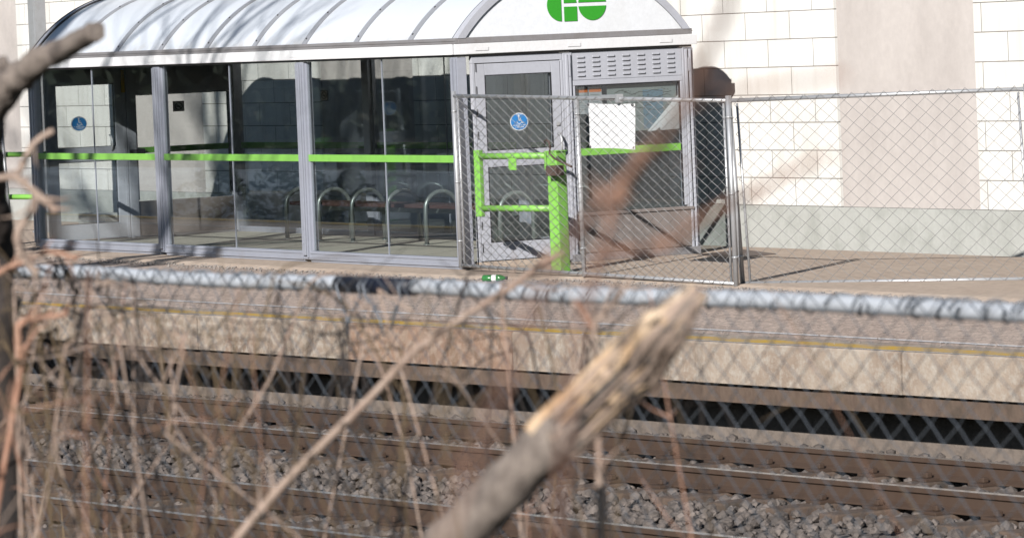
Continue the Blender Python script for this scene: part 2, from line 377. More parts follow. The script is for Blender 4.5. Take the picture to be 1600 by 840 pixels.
def end_wall(x0, sx, emblem):
    """end facade at x0, facing sx"""
    X = lambda d: x0 + sx * d
    def bx(mb, d0, d1, y0, y1, z0, z1, bev=.004):
        a, b = sorted((X(d0), X(d1))); mb.box(a, b, y0, y1, z0, z1, bev)
    # gable
    m = MB(); inner = arch(40, RR - .022)
    m.prism(inner, 0, X(-.05), X(-.012)); gp = m.build('gable_panel', M['gable'], sh)
    m = MB(); a, b = arch(40, RR + .02), arch(40, RR - .062)
    for d0, d1 in ((-.1, .012),):
        A = [(X(d1), y, z) for y, z in a]; B = [(X(d1), y, z) for y, z in b]
        m.strip(A, B); m.strip([(X(d0), y, z) for y, z in a], A, True); m.strip(B, [(X(d0), y, z) for y, z in b], True)
        m.strip([(X(d0), y, z) for y, z in b], [(X(d0), y, z) for y, z in a])
    m.build('gable_trim', M['grey'], sh)
    m = MB(); m.tube([(X(-.112), y, z) for y, z in arch(40, RR + .012)], .016 if sx < 0 else .009, 6, smooth=True); m.build('roof_seal', M['dark'], sh)
    if sx < 0:
        m = MB(); m.tube([(X(.014), y, z) for y, z in arch(40, RR + .01)], .022, 6); m.build('roof_seal', M['dark'], sh)
    m = MB(); bx(m, -.04, .004, .03, W - .03, FZ1 + .002, 2.535); m.build('gutter', M['gutter'], sh)
    m = MB(); bx(m, -.02, .045, -.045, W + .045, FZ0, FZ1, .006); fa = m.build('fascia', M['white'], sh)
    for y in (.3, 1.5, 2.72):
        m = MB(); bx(m, .046, .052, y - .085, y + .085, 2.385, 2.425, .002); m.build('drain_cover', M['white'], fa)
    m = MB(); bx(m, -.06, -.004, .0, W, 2.325, FZ0 - .002); bx(m, -.06, -.022, .062, W - .062, FZ0 + .001, FZ1 + .001); m.build('head_strip', M['dark'], sh)
    # posts between door and window
    for y0, y1 in ((1.372, 1.492), (2.965, 3.10)):
        m = MB(); bx(m, -.09, .0, y0, y1, .0, 2.322); bx(m, .0005, .022, y0 + .025, y0 + .055, .05, 2.3); bx(m, .0005, .022, y1 - .055, y1 - .03, .05, 2.3)
        bx(m, .0225, .027, y0 + .058, y0 + .062 + .02, 2.05, 2.2); m.build('post', M['grey'], sh)
    # door
    dr = MB(); d0, d1 = -.055, -.004
    bx(dr, -.06, -.008, .19, 1.368, 2.245, 2.322); bx(dr, -.06, -.002, .19, .225, .04, 2.244); bx(dr, -.06, -.002, 1.338, 1.368, .04, 2.244)
    for (y0, y1, z0, z1) in ((.232, .352, .05, 2.236), (1.213, 1.331, .05, 2.236), (.353, 1.212, 2.108, 2.236), (.353, 1.212, 1.085, 1.272), (.353, 1.212, .05, .252)):
        bx(dr, d0, d1, y0, y1, z0, z1, .006)
    bx(dr, -.072, -.0605, .20, 1.362, 2.225, 2.262, 0); bx(dr, -.072, -.0605, .205, .245, .03, 2.2245, 0); bx(dr, -.072, -.0605, 1.32, 1.36, .03, 2.2245, 0); bx(dr, -.072, -.0605, .20, 1.362, 2.31, 2.34, 0)
    door = dr.build('door', M['grey'], sh)
    for z0, z1 in ((.25, 1.087), (1.27, 2.11)):
        m = MB(); bx(m, -.035, -.027, .352, 1.213, z0, z1, 0); gl = m.build('door_glass', M['glass'], door)
        m = MB()
        for (y0, y1, a0, a1) in ((.352, .362, z0, z1), (1.204, 1.214, z0, z1), (.363, 1.203, z0, z0 + .01), (.363, 1.203, z1 - .01, z1)):
            bx(m, -.026, -.002, y0, y1, a0, a1, 0)
        m.build('glazing_gasket', M['black'], door)
    sticker(door, X(-.0265), .785 if sx > 0 else .68, 1.575 if sx > 0 else 1.593, sx if sx > 0 else -sx * 1, (0, 0, 0)) if sx > 0 else sticker(door, x0 + .036, .68, 1.593, 1, (0, 0, 0))
    m = MB(); px = X(.055)
    hp = [(X(0), 1.272, 1.20), (X(.05), 1.272, 1.215), (X(.075), 1.272, 1.26), (X(.075), 1.272, 1.36), (X(.05), 1.272, 1.405), (X(0), 1.272, 1.42)]
    if sx < 0: hp = [(x0 + abs(p[0] - x0) , p[1] - .13, p[2]) for p in hp]
    m.tube(hp, .014, 8); m.build('door_handle', M['galv'], door)
    m = MB(); bx(m, -.0035, .012, 1.255, 1.295, 1.51, 1.55, .004); m.build('door_lock', M['galv'], door)
    for k in range(9):
        m = MB(); bx(m, -.0035, .006, .234, .242, .15 + .25 * k, .24 + .25 * k, .002); m.build('hinge', M['dark'], door)
    m = MB()
    bx(m, -.1, .002, .18, 1.36, -.03, .04, .004); m.build('threshold', M['dark'] if sx < 0 else M['pad'], sh)
    # louvre panel, window, kick panel
    m = MB(); bx(m, -.05, -.01, 1.495, 2.962, 2.005, 2.32); bx(m, -.062, -.051, 1.495, 2.962, 2.003, 2.34, 0)
    for c in range(7):
        for r in range(5):
            yy = 1.56 + c * .2; zz = 2.045 + r * .052
            bx(m, -.0095, .007, yy, yy + .095, zz, zz + .022, .005)
    m.build('louver_panel', M['grey'], sh)
    m = MB(); bx(m, -.07, .0, 1.495, 2.962, 1.945, 2.0025); bx(m, -.07, .0, 1.495, 1.52, .53, 1.943); bx(m, -.07, .0, 2.925, 2.962, .53, 1.943)
    m.build('window_frame', M['grey'], sh)
    m = MB(); bx(m, -.04, -.032, 1.52, 2.925, .52, 1.945, 0); gw = m.build('end_window_glass', M['glass'], sh)
    m = MB()
    for (y0, y1, a0, a1) in ((1.521, 1.535, .53, 1.943), (2.91, 2.924, .53, 1.943), (1.536, 2.909, 1.93, 1.944)): bx(m, -.0315, -.008, y0, y1, a0, a1, 0)
    m.build('glazing_gasket', M['black'], sh)
    m = MB(); bx(m, -.06, .018, 1.5, 3.03, .06, .515, .012); bx(m, -.02, .034, 1.5, 3.03, .48, .512, .006); m.build('kick_panel', M['greyd'], sh)
    m = MB(); bx(m, -.09, .03, 1.40, 3.1, -.03, .055, .006); m.build('sill', M['gutter'], sh)
    m = MB(); bx(m, -.026, -.018, 1.5, 2.965, 1.154, 1.2354, .003); m.build('safety_stripe', M['green'], sh)
    return gp

gp = end_wall(L, 1, True)
end_wall(0, -1, False)

# green emblem on the front gable: two discs cut by white bars
m = MB(); xa, xb = L - .0115, L - .004
cz = 2.853; ry, rz = .183, .182
def arcpts(cy, a0, a1, n=20): return [(cy + ry * math.cos(math.radians(a0 + (a1 - a0) * i / n)), cz + rz * math.sin(math.radians(a0 + (a1 - a0) * i / n))) for i in range(n + 1)]
cyG, cyO = 1.403, 1.793
m.prism([(p[0] - .02, p[1]) for p in arcpts(cyG, 90, 270)], 0, xa, xb)
m.prism([(cyG + .018, cz + .021), (cyG + .182, cz + .021)] + [p for p in arcpts(cyG, 7, 84)][1:] + [(cyG + .018, cz + .181)], 0, xa, xb)
m.prism([(cyG + .018, cz - .021), (cyG + .018, cz - .184), (cyG + .186, cz - .184), (cyG + .186, cz - .021)], 0, xa, xb)
m.prism([p for p in arcpts(cyO, 7, 173)], 0, xa, xb)
m.prism([p for p in arcpts(cyO, 187, 353)], 0, xa, xb)
m.build('emblem', M['logo'], gp)

# long sides
def long_side(y0, sy):
    Y = lambda d: y0 + sy * d
    def bx(mb, x0, x1, d0, d1, z0, z1, bev=.004):
        a, b = sorted((Y(d0), Y(d1))); mb.box(x0, x1, a, b, z0, z1, bev)
    m = MB(); bx(m, -.04, L + .04, -.02, .045, FZ0, FZ1, .006); fa = m.build('fascia', M['white'], sh)
    for x in (3.78, 7.6, 11.0):
        m = MB(); bx(m, x - .13, x + .13, .046, .051, 2.385, 2.43, .002); m.build('drain_cover', M['white'], fa)
    m = MB(); bx(m, .0, L, -.06, .012, FZ1 + .002, 2.535); bx(m, .0, L, .0125, .02, 2.50, 2.515, .002); m.build('gutter', M['gutter'], sh)
    m = MB(); bx(m, .02, L - .02, -.06, -.004, 2.325, FZ0 - .002); bx(m, .03, L - .03, -.06, -.022, FZ0 + .001, FZ1 + .001); m.build('head_strip', M['dark'], sh)
    px = [(-.03, .10, 'c'), (3.70, 3.87, 'p'), (7.53, 7.70, 'p'), (L - .14, L + .0, 'c')]
    for (a, b, t) in px:
        m = MB(); bx(m, a, b, -.12, .0, -.0, 2.322, .006)
        if t == 'p':
            bx(m, a + .02, a + .105, .0005, .03, .05, 2.31, .006); bx(m, a + .115, a + .135, .0005, .018, .02, 2.3)
            bx(m, a - .012, b + .03, -.07, -.03, .1, 2.32)
            bx(m, a + .05, a + .07, .0305, .035, 2.0, 2.15, .002); bx(m, a + .05, a + .07, .0305, .035, .35, .5, .002)
            m.mat(M['dark']); m.tube([(a + .06, Y(.03), 2.22), (a + .06, Y(.035), 2.22)], .012, 8); m.tube([(a + .06, Y(.03), .2), (a + .06, Y(.035), .2)], .01, 8)
        else:
            bx(m, a + .012, a + .05, .0005, .02, .05, 2.31); bx(m, b - .055, b - .015, .0005, .02, .05, 2.31)
        ob = m.build('post', M['alu'], sh)
        if len(ob.data.materials) == 1 and t == 'p': ob.data.materials.clear(); ob.data.materials.append(M['alu']); ob.data.materials.append(M['dark'])
    bays = [(.10, 3.70, 1.83), (3.87, 7.53, 5.72), (7.70, L - .14, 9.53)]
    for a, b, mid in bays:
        m = MB(); bx(m, a, b, -.10, -.005, -.03, .1, .005); bx(m, a, b, -.0045, .012, .0, .03, .002); bx(m, a, b, -.0045, .004, .07, .085, .001); m.build('sill', M['alu'], sh)
        for q0, q1 in ((a, mid - .006), (mid + .006, b)):
            m = MB(); bx(m, q0, q1, -.05, -.04, .09, 2.33, 0); m.build('glass_pane', M['glass'], sh)
        m = MB(); bx(m, mid - .0055, mid + .0055, -.052, -.036, .1, 2.325, 0); m.build('pane_joint', M['alu'], sh)
        m = MB(); bx(m, a, b, -.038, -.026, 1.154, 1.2354, .003); m.build('safety_stripe', M['green'], sh)
long_side(0, -1); long_side(W, 1)
# small fittings inside
m = MB(); m.box(.06, .075, 1.31, 1.36, 1.98, 2.28, .003); m.build('warning_plate', M['yellow'], sh)
m = MB(); m.box(.04, .09, 1.38, 1.62, 1.15, 1.22, .006); m.build('latch_box', M['black'], sh)
def nosmoke(x=None, y=None, c=(0, 0), hw=.085, hh=.07):
    m = MB()
    def P(a, b, d): return (x + d, c[0] + a, c[1] + b) if x is not None else (c[0] + a, y - d, c[1] + b)
    def quad(a0, a1, b0, b1, d): m.face([m.v(P(*q, d)) for q in ((a0, b0), (a1, b0), (a1, b1), (a0, b1))])
    def slab(a0, a1, b0, b1, d0, d1):
        for i in range(1): pass
        if x is not None: m.box(x + d0, x + d1, c[0] + a0, c[0] + a1, c[1] + b0, c[1] + b1)
        else: m.box(c[0] + a0, c[0] + a1, y - d1, y - d0, c[1] + b0, c[1] + b1)
    m.mat(M['black']); slab(-hw, hw, -hh, hh, 0, .003)
    m.mat(M['signgrey']); quad(-hw * .86, hw * .86, -hh * .86, hh * .86, .0045)
    m.mat(M['black'])
    n = 28
    for i in range(n):
        t0, t1 = 2 * PI * i / n, 2 * PI * (i + 1) / n
        m.face([m.v(P(r * hw * math.cos(t), r * hh * math.sin(t), .006)) for r, t in ((.72, t0), (.72, t1), (.56, t1), (.56, t0))])
    m.face([m.v(P(a * hw, b * hh, .0062)) for a, b in ((-.5, .42), (-.40, .52), (.5, -.42), (.40, -.52))])
    quad(-hw * .4, hw * .4, -hh * .12, hh * .04, .006)
    return m.build('no_smoking_sign', None, sh)
nosmoke(x=.05, c=(2.163, 1.762)); nosmoke(y=W - .06, c=(2.58, 1.848), hw=.1, hh=.07)
m = MB(); m.box(.1, L - .1, .1, W - .1, -.03, .03); m.build('floor', M['floor'], sh)

# ------------------------------------------------------------------ notices inside the right end window
x = L - .06
m = MB((x, 2.44, 1.4)); m.mat(M['mappaper']); m.box(x - .004, x, 1.975, 2.9, 1.40, 1.93)
rnd = random.Random(11)
m.mat(M['mapblue']); m.box(x + .0005, x + .001, 2.45, 2.72, 1.42, 1.86); m.box(x + .0005, x + .001, 2.0, 2.3, 1.42, 1.6)
m.mat(M['mapink'])
for i in range(170):
    t = rnd.random(); yy = 2.07 + t * .72; zz = 1.83 - .35 * rnd.random() ** 1.6 + .04 * math.sin(t * 9)
    w = rnd.uniform(.004, .03); h = rnd.uniform(.003, .008); m.box(x + .0012, x + .0018, yy, min(yy + w, 2.85), zz, zz + h)
for k in range(4):
    p = [(x + .0022, 2.08 + .75 * j / 14, 1.84 - .06 * k + .05 * noise.noise(Vector((j * .35, k * 5.1, 0)))) for j in range(15)]
    m.tube(p, .003, 4)
tag(m.build('route_map'), 'pale route map with thin dark lines behind the end window glass', 'map')
m = MB((x, 1.73, 1.75)); m.mat(M['noticegrey']); m.box(x - .004, x, 1.555, 1.72, 1.62, 1.935); m.box(x - .004, x, 1.732, 1.905, 1.62, 1.935)
m.mat(M['orange']); m.box(x + .0005, x + .0012, 1.56, 1.716, 1.862, 1.905); m.box(x + .0005, x + .0012, 1.738, 1.9, 1.862, 1.905)
m.mat(M['wht']); m.box(x + .0005, x + .0012, 1.56, 1.716, 1.906, 1.914); m.box(x + .0005, x + .0012, 1.738, 1.9, 1.906, 1.914)
m.mat(M['mapink'])
for r in range(9):
    for c in (1.57, 1.75): m.box(x + .0005, x + .001, c, c + rnd.uniform(.08, .13), 1.83 - r * .02, 1.834 - r * .02)
tag(m.build('notice_board'), 'grey timetable notice with orange header bars behind the end window', 'notice')
m = MB((x, 2.7, 1.5)); m.prism([(2.49, 1.388), (2.60, 1.392), (2.66, 1.43), (2.67, 1.392), (2.92, 1.40), (2.935, 1.80)], 0, x + .006, x + .010)
tag(m.build('folded_paper', M['paper']), 'white triangular sheet of paper slumped in the corner of the end window', 'paper')

# ------------------------------------------------------------------ bench
bn = empty('waiting_bench', (3.1, 2.35, .03), 'long bench with grey green hoop armrests and red brown seats inside the shelter', 'bench')
hx = [3.12, 4.0, 4.88, 5.79, 6.75, 7.65, 8.53]
off = (3.1, 2.35, .03)
for hxx in hx:
    p = [(hxx, 2.12, .03), (hxx, 2.12, .40)]
    for i in range(1, 14): p.append((hxx, 2.35 - .23 * math.cos(PI * i / 14), .46 + .21 * math.sin(PI * i / 14)))
    p += [(hxx, 2.58, .40), (hxx, 2.58, .03)]
    m = MB(off); m.tube(p, .029, 10); m.tube([(hxx, 2.12, .03), (hxx, 2.12, .04)], .05, 10); m.tube([(hxx, 2.58, .03), (hxx, 2.58, .04)], .05, 10)
    m.build('armrest_hoop', M['hoop'], bn)
for a, b in zip(hx, hx[1:]):
    m = MB(off); m.box(a + .035, b - .035, 2.15, 2.29, .47, .515, .008); m.box(a + .035, b - .035, 2.30, 2.44, .47, .515, .008); m.box(a + .035, b - .035, 2.45, 2.58, .47, .515, .008)
    m.build('seat', M['seat'], bn)
m = MB(off); m.box(3.12, 8.53, 2.33, 2.37, .40, .46, .004); m.build('seat_rail', M['hoop'], bn)

# ------------------------------------------------------------------ wall building
D = 4.127
bw = empty('station_building', (0, D, 0), 'white stone block building wall standing behind the shelter', 'building')
# smooth rendered bays between stone bays
rend = [(-18.1, -15.5), (-12.0, -9.4), (-5.72, -3.12), (.42, 3.02), (6.55, 9.15), (12.68, 15.28), (18.9, 21.5), (25.1, 27.7)]
edges = [-40] + [e for r in rend for e in r] + [40]
for i in range(0, len(edges), 2):
    a, b = edges[i], edges[i + 1]
    m = MB((9.523 - .907 * 40, D, .459 - .3175 * 8)); m.box(a, b, D, D + .3, .46, 7.0)
    o = m.build('stone_wall', M['wall']); o.parent = bw; o.location = Vector((9.523 - .907 * 40, 0, .459 - .3175 * 8))
for a, b in rend:
    m = MB((0, D, 0)); m.box(a - .01, b + .01, D + .035, D + .28, .46, 7.0); m.build('rendered_panel', M['render'], bw)
m = MB((0, D, 0)); m.box(-40, 40, D - .012, D + .3, -.12, .457, .004); m.build('plinth', M['plinth'], bw)

# steel column beside the far end of the shelter
m = MB((-4.55, 2.3, -.03)); x0, x1, y0, y1 = -4.76, -4.56, 2.2, 2.38
m.box(x0, x1, y0, y1, -.03, 5.5, .01); m.box(x0 + .21, x0 + .235, y0 + .005, y1 - .005, -.03, 5.5, .004); m.box(x0 - .05, x1 + .05, y0 - .05, y1 + .05, -.03, .0, .004)
tag(m.build('steel_column', M['galv']), 'tall square galvanised steel column behind the far left end of the shelter', 'column')

# ------------------------------------------------------------------ platform
def edge_y(x): return -5.81 + 0 if x < 8 else (-5.41 + .0912 * (x - 12.4) if x < 42 else -2.71)
def white_y(x): return -4.52 if x < 8 else (-4.42 + .0625 * (x - 9.56) if x < 42 else -2.39)
def pad_y(x): return -.62 if x < 12.3 else (-.62 + .55 * (x - 12.3) / 1.7 if x < 14 else (-.07 if x > 18 else -.07))
PX = [-90, -40, -20, -8, 0, 4, 8] + [9 + k for k in range(34)] + [60, 90]
m = MB()
top = [(x, edge_y(x) + .598, -.06) for x in PX]; back = [(x, D - .02, -.06) for x in PX]
m.strip(top, back); tag(m.build('platform', M['asphalt']), kind='structure')
m = MB(); pts = [-90, -30, 0, 6, 12.3, 14, 18, 30, 90]
A = [(x, pad_y(x), -.03) for x in pts]; B = [(x, D - .013, -.03) for x in pts]; A0 = [(x, pad_y(x) - .16, -.068) for x in pts]
m.strip(A, B); m.strip(A0, A); tag(m.build('concrete_path', M['pad']), kind='structure')
# platform edge of separate coping slabs
m = MB(); m.mat(M['edge']); jx = [8 - 2.6 * k for k in range(30, 0, -1)] + [8, 10.0, 12.4, 14.97, 17.6, 20.2, 22.8, 25.4, 28, 30.6, 33.2, 35.8, 38.4, 42, 46, 50, 60, 90]
rnd = random.Random(5)
for i, (a, b) in enumerate(zip(jx, jx[1:])):
    a_, b_ = a + .006, b - .006
    m.mat(M['edgeb'] if 17 < a < 20 or 27.5 < a < 30 else M['edge'])
    dy = rnd.uniform(-.006, .006)
    for x0, x1 in ((a_, b_),):
        ya, yb = edge_y(x0) + dy, edge_y(x1) + dy
        v = [m.v(p) for p in ((x0, ya, -.40), (x1, yb, -.40), (x1, yb, -.075), (x0, ya, -.075), (x0, ya + .02, -.06), (x1, yb + .02, -.06), (x0, ya + .6, -.061), (x1, yb + .6, -.061), (x0, ya + .6, -.40), (x1, yb + .6, -.40))]
        m.face([v[0], v[1], v[2], v[3]]); m.face([v[3], v[2], v[5], v[4]]); m.face([v[4], v[5], v[7], v[6]]); m.face([v[0], v[3], v[4], v[6], v[8]]); m.face([v[1], v[9], v[7], v[5], v[2]]); m.face([v[0], v[8], v[9], v[1]])
tag(m.build('platform_edge'), kind='structure')
# recessed support wall and timber under the edge
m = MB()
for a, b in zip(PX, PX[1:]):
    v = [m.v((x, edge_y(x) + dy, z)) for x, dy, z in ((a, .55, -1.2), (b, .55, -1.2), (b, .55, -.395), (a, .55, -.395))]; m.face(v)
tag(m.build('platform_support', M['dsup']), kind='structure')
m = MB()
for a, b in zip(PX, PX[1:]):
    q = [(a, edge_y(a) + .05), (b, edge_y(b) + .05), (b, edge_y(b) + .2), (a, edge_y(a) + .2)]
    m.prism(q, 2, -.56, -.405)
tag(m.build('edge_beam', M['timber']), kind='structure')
def ribbon(name, fy, y0, y1, z, mt, xa=-40, xb=60):
    xs = [x for x in PX if xa <= x <= xb]; m = MB()
    m.strip([(x, fy(x) + y0, z) for x in xs], [(x, fy(x) + y1, z) for x in xs]); return tag(m.build(name, mt), kind='structure')
ribbon('white_line', white_y, -.04, .045, -.055, M['wline'])
ribbon('yellow_line', edge_y, .06, .34, -.055, M['yline'])
ribbon('edge_line', edge_y, .022, .05, -.055, M['wline'])
# hatch
m = MB((12.05, 2.95, -.026)); m.prism([(11.6, 2.9), (12.75, 2.55), (12.5, 3.35), (11.25, 3.72)], 2, -.03, -.024)  # thin brown four-sided patch on the ground
tag(m.build('ground_patch', M['rustbox']), 'flat brown hatch on the concrete beside the shelter end', 'patch')
# loose gravel along the concrete path
m = MB(); rnd = random.Random(21)
for i in range(2600):
    x = rnd.uniform(2, 30) if i < 1900 else rnd.uniform(8, 30)
    y = pad_y(x) - .03 - abs(rnd.gauss(0, .22)) if i < 1900 else rnd.uniform(white_y(x) - .2, pad_y(x) - .2)
    if i > 1900 and rnd.random() > .6: y = edge_y(x) + rnd.uniform(.05, .9)
    r = rnd.uniform(.006, .02) if i < 1900 else rnd.uniform(.004, .013)
    c = Vector((x, y, -.06 + r * .4)); t = bmesh.new(); bmesh.ops.create_icosphere(t, subdivisions=0 if False else 1, radius=r)
    for v in t.verts: v.co = Vector((v.co.x * rnd.uniform(.7, 1.4), v.co.y * rnd.uniform(.7, 1.4), v.co.z * rnd.uniform(.5, .9)))
    m._take(t, Matrix.Identity(3), c)
tag(m.build('loose_gravel', M['stone']), kind='stuff')

# ------------------------------------------------------------------ land, track
prof = [(-700, 1.0), (-60, 1.0), (-26, .9), (-21, .1), (-16, -.02), (-14.2, -.35), (-12.9, -1.0), (-9, -1.02), (-4.6, -1.0), (-2, -1.0), (3, -1.0), (700, -1.0)]
m = MB(); xs = [-700, -120] + [-60 + 4 * k for k in range(33)] + [140, 700]
for a, b in zip(xs, xs[1:]):
    m.strip([(a, y, z) for y, z in prof], [(b, y, z) for y, z in prof], True)
m.build('ground', M['land'], kind='structure')
m = MB()
m.strip([(x, edge_y(x) - 8.1, -.965) for x in PX], [(x, edge_y(x) + .54, -.965) for x in PX]); tag(m.build('ballast_bed', M['ballast']), kind='structure')
M['snow'] = ground_mat('snow with painted shadow streaks', [(.80, .83, .87), (.22, .24, .27), (.10, .11, .12)], 1.5, .8, False, 12, .5, (.22, 1, 1))  # dark streaks in the colour stand in for tree shadows across the snow
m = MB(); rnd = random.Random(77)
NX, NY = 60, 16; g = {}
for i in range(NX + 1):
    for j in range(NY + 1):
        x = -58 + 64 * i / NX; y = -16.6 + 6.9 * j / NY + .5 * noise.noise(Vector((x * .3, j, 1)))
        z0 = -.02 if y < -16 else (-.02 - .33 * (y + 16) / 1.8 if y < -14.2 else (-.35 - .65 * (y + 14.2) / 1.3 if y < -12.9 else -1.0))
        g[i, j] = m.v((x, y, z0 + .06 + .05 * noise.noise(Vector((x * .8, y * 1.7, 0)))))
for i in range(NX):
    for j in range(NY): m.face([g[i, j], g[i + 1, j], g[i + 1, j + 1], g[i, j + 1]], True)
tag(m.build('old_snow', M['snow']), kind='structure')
# loose ballast stones near the camera side
m = MB(); rnd = random.Random(8)
for i in range(17000):
    x = rnd.uniform(9, 33); y = edge_y(x) - rnd.uniform(-.35, 6.8); r = rnd.uniform(.018, .05) * rnd.choice((1, 1, 1.25))
    t = bmesh.new(); bmesh.ops.create_icosphere(t, subdivisions=1, radius=r)
    for v in t.verts: v.co = Vector((v.co.x * rnd.uniform(.7, 1.3), v.co.y * rnd.uniform(.7, 1.3), v.co.z * rnd.uniform(.6, 1.)))
    m._take(t, Matrix.Identity(3), Vector((x, y, -.955 + r * .3 + .03 * rnd.random())))
tag(m.build('ballast_stones', M['ballast']), kind='stuff')
def track(dist, label):
    r = empty('railway_track', (16, edge_y(16) - dist, -.96), label, 'track', 'tracks below the platform')
    off = (16, edge_y(16) - dist, -.96); gx = [x for x in PX if -40 <= x <= 60]
    for g in (-.72, .72):
        m = MB(off)
        sec = [(-.07, 0), (.07, 0), (.07, .015), (.012, .04), (.012, .11), (.035, .12), (.035, .155), (-.035, .155), (-.035, .12), (-.012, .11), (-.012, .04), (-.07, .015)]
        rings = [[m.v((x, edge_y(x) - dist + g + sy, -.88 + sz)) for sy, sz in sec] for x in gx]
        for a, b in zip(rings, rings[1:]):
            for k in range(len(sec)):
                m.mat(M['railtop'] if k == 6 else M['rail']); m.face([a[k], a[(k + 1) % len(sec)], b[(k + 1) % len(sec)], b[k]])
        m.build('steel_rail', None, r)
    ty = None
    x = -12.
    while x < 48:
        m = MB(off); yc = edge_y(x) - dist
        m.box(x - .11, x + .11, yc - 1.27, yc + 1.27, -1.03, -.885, .015)
        m.mats = [M['timber'], M['rail']]; m.cur = 1
        for g in (-.72, .72):
            m.box(x - .09, x + .09, yc + g - .19, yc + g + .19, -.884, -.862, .004)
            for e in (-.11, .11): m.box(x - .03, x + .03, yc + g + e - .025, yc + g + e + .025, -.861, -.82, .008)
        m.build('tie', None, r); x += .62
    return r
track(1.75, 'rusty railway track directly below the platform edge')
track(5.9, 'second railway track farther from the platform edge')

# ------------------------------------------------------------------ chain link fences
def chain_mesh(mb, P, width, height, cw, ch, r, sag=.0):
    """woven mesh: P(u, v, w) maps panel coords (along, up, out) to world"""
    n = int(width / cw * 2); rows = int(height / ch * 2)
    for i in range(n + 1):
        u0 = i * cw / 2
        pts = []
        for j in range(rows + 1):
            s = 1 if (j % 2 == 0) else 0
            # every wire zigzags between column i and i+1
            u = u0 + (cw / 2 if (i + j) % 2 else 0)
            v = j * ch / 2
            if u > width: u = width
            pts.append(P(u + .012 * cw * noise.noise(Vector((i * .7, j * .31, 2))), v, (r * 1.0 if j % 2 else -r * 1.0)))
        if i % 1 == 0: mb.tube(pts, r, 4, cap=False, smooth=False)

def fence_panel(name, A, B, zb, zt, mids, label, group, cw=.185, ch=.1, wr=.0036, pr=.027, rr=.021, lean=(0, 0), extra=True, meshmat=None):
    A, B = Vector((A[0], A[1], 0)), Vector((B[0], B[1], 0)); d = (B - A); ln = d.length; d.normalize(); nrm = Vector((d.y, -d.x, 0))
    def P(u, v, w=0):
        t = u / ln; z = (zb[0] * (1 - t) + zb[1] * t) + v * ((zt[0] * (1 - t) + zt[1] * t) - (zb[0] * (1 - t) + zb[1] * t)) / H
        q = A + d * u + nrm * w; q = Vector((q.x, q.y, z)); f = v / H
        q.x += lean[0] * f; q.y += lean[1] * f
        return q
    H = zt[0] - zb[0]
    root = empty(name, P(0, 0), label, 'fence', group); off = P(0, 0)
    def tb(nm, pts, r, mt=M['galv'], n=10):
        m = MB(off); m.tube(pts, r, n); return m.build(nm, mt, root)
    tb('post', [P(0, 0), P(0, H + .02)], pr); tb('post', [P(ln, 0), P(ln, H + .02)], pr)
    tb('frame_tube', [P(.085, .04), P(.085, H - .06)], rr * .62); tb('frame_tube', [P(ln - .085, .04), P(ln - .085, H - .06)], rr * .62)
    for u in mids: tb('post', [P(u, .0, .0), P(u, H - .03, .0)], pr * .95)
    tb('top_rail', [P(.02, H - .03), P(ln - .02, H - .03)], rr)
    tb('bottom_rail', [P(.02, .03), P(ln - .02, .03)], rr * .9)
    m = MB(off); chain_mesh(m, lambda u, v, w: P(.06 + u, .02 + v, .028 + w), ln - .12, H - .01, cw, ch, wr); m.build('wire_mesh', meshmat or M['wire'], root)
    for u in [0, ln] + list(mids):
        for v in (.3, .95, H - .2):
            m = MB(off); c = P(u, v); m.tube([c + Vector((0, 0, -.008)), c + Vector((0, 0, .008))], pr * 1.25, 10); m.build('clamp_band', M['galv'], root)
    return root, P
fa, PA = fence_panel('chain_link_panel', (11.44, -.12), (16.90, -.12), (.0, -.05), (1.93, 1.835), [2.58], 'galvanised chain link panel with the white sign standing before the shelter door', 'temporary chain link panels', lean=(-.02, 0))
fb, PB = fence_panel('chain_link_panel', (16.76, .05), (19.4, 1.75), (-.06, -.05), (1.83, 1.85), [], 'chain link panel angled back toward the stone wall from the leaning post', 'temporary chain link panels', cw=.17, ch=.15, wr=.003, lean=(-.12, 0))
fc, PC = fence_panel('chain_link_panel', (19.52, 1.83), (20.4, 3.9), (-.05, -.04), (1.85, 1.86), [], 'short chain link panel closing the gap at the stone wall', 'temporary chain link panels', cw=.13, ch=.13, wr=.003)
fd, PD = fence_panel('chain_link_panel', (-.75, -.02), (-3.6, -.55), (-.06, -.06), (1.83, 1.83), [], 'leaning chain link panel left of the far shelter end', 'temporary chain link panels', lean=(-.2, 0))
# name plate clamp on the top rail
m = MB((14.75, -.15, 1.86)); m.box(14.55, 14.86, -.158, -.148, 1.845, 1.885, .003); m.box(14.84, 14.885, -.17, -.09, 1.80, 1.89, .008)
tag(m.build('rail_tag', M['galv']), 'small pale tag wired to the top rail above the white sign', 'tag')
# white sign board
m = MB((14.67, -.11, 1.56)); rnd = random.Random(2)
nx, nz = 8, 6; g = []
for i in range(nx + 1):
    for j in range(nz + 1):
        u, v = i / nx, j / nz
        g.append((14.215 + .9 * u, -.113 + .01 * math.sin(u * 5 + v * 3), 1.325 + .475 * v - .012 * u + .008 * math.sin(u * PI) * (1 if v > .5 else -1) * -1))
fr = [m.v(p) for p in g]; bk = [m.v((p[0], p[1] + .006, p[2])) for p in g]
ix = lambda i, j: i * (nz + 1) + j
for i in range(nx):
    for j in range(nz):
        m.face([fr[ix(i, j)], fr[ix(i + 1, j)], fr[ix(i + 1, j + 1)], fr[ix(i, j + 1)]]); m.face([bk[ix(i, j)], bk[ix(i, j + 1)], bk[ix(i + 1, j + 1)], bk[ix(i + 1, j)]])
bord = [ix(i, 0) for i in range(nx + 1)] + [ix(nx, j) for j in range(1, nz + 1)] + [ix(i, nz) for i in range(nx - 1, -1, -1)] + [ix(0, j) for j in range(nz - 1, 0, -1)]
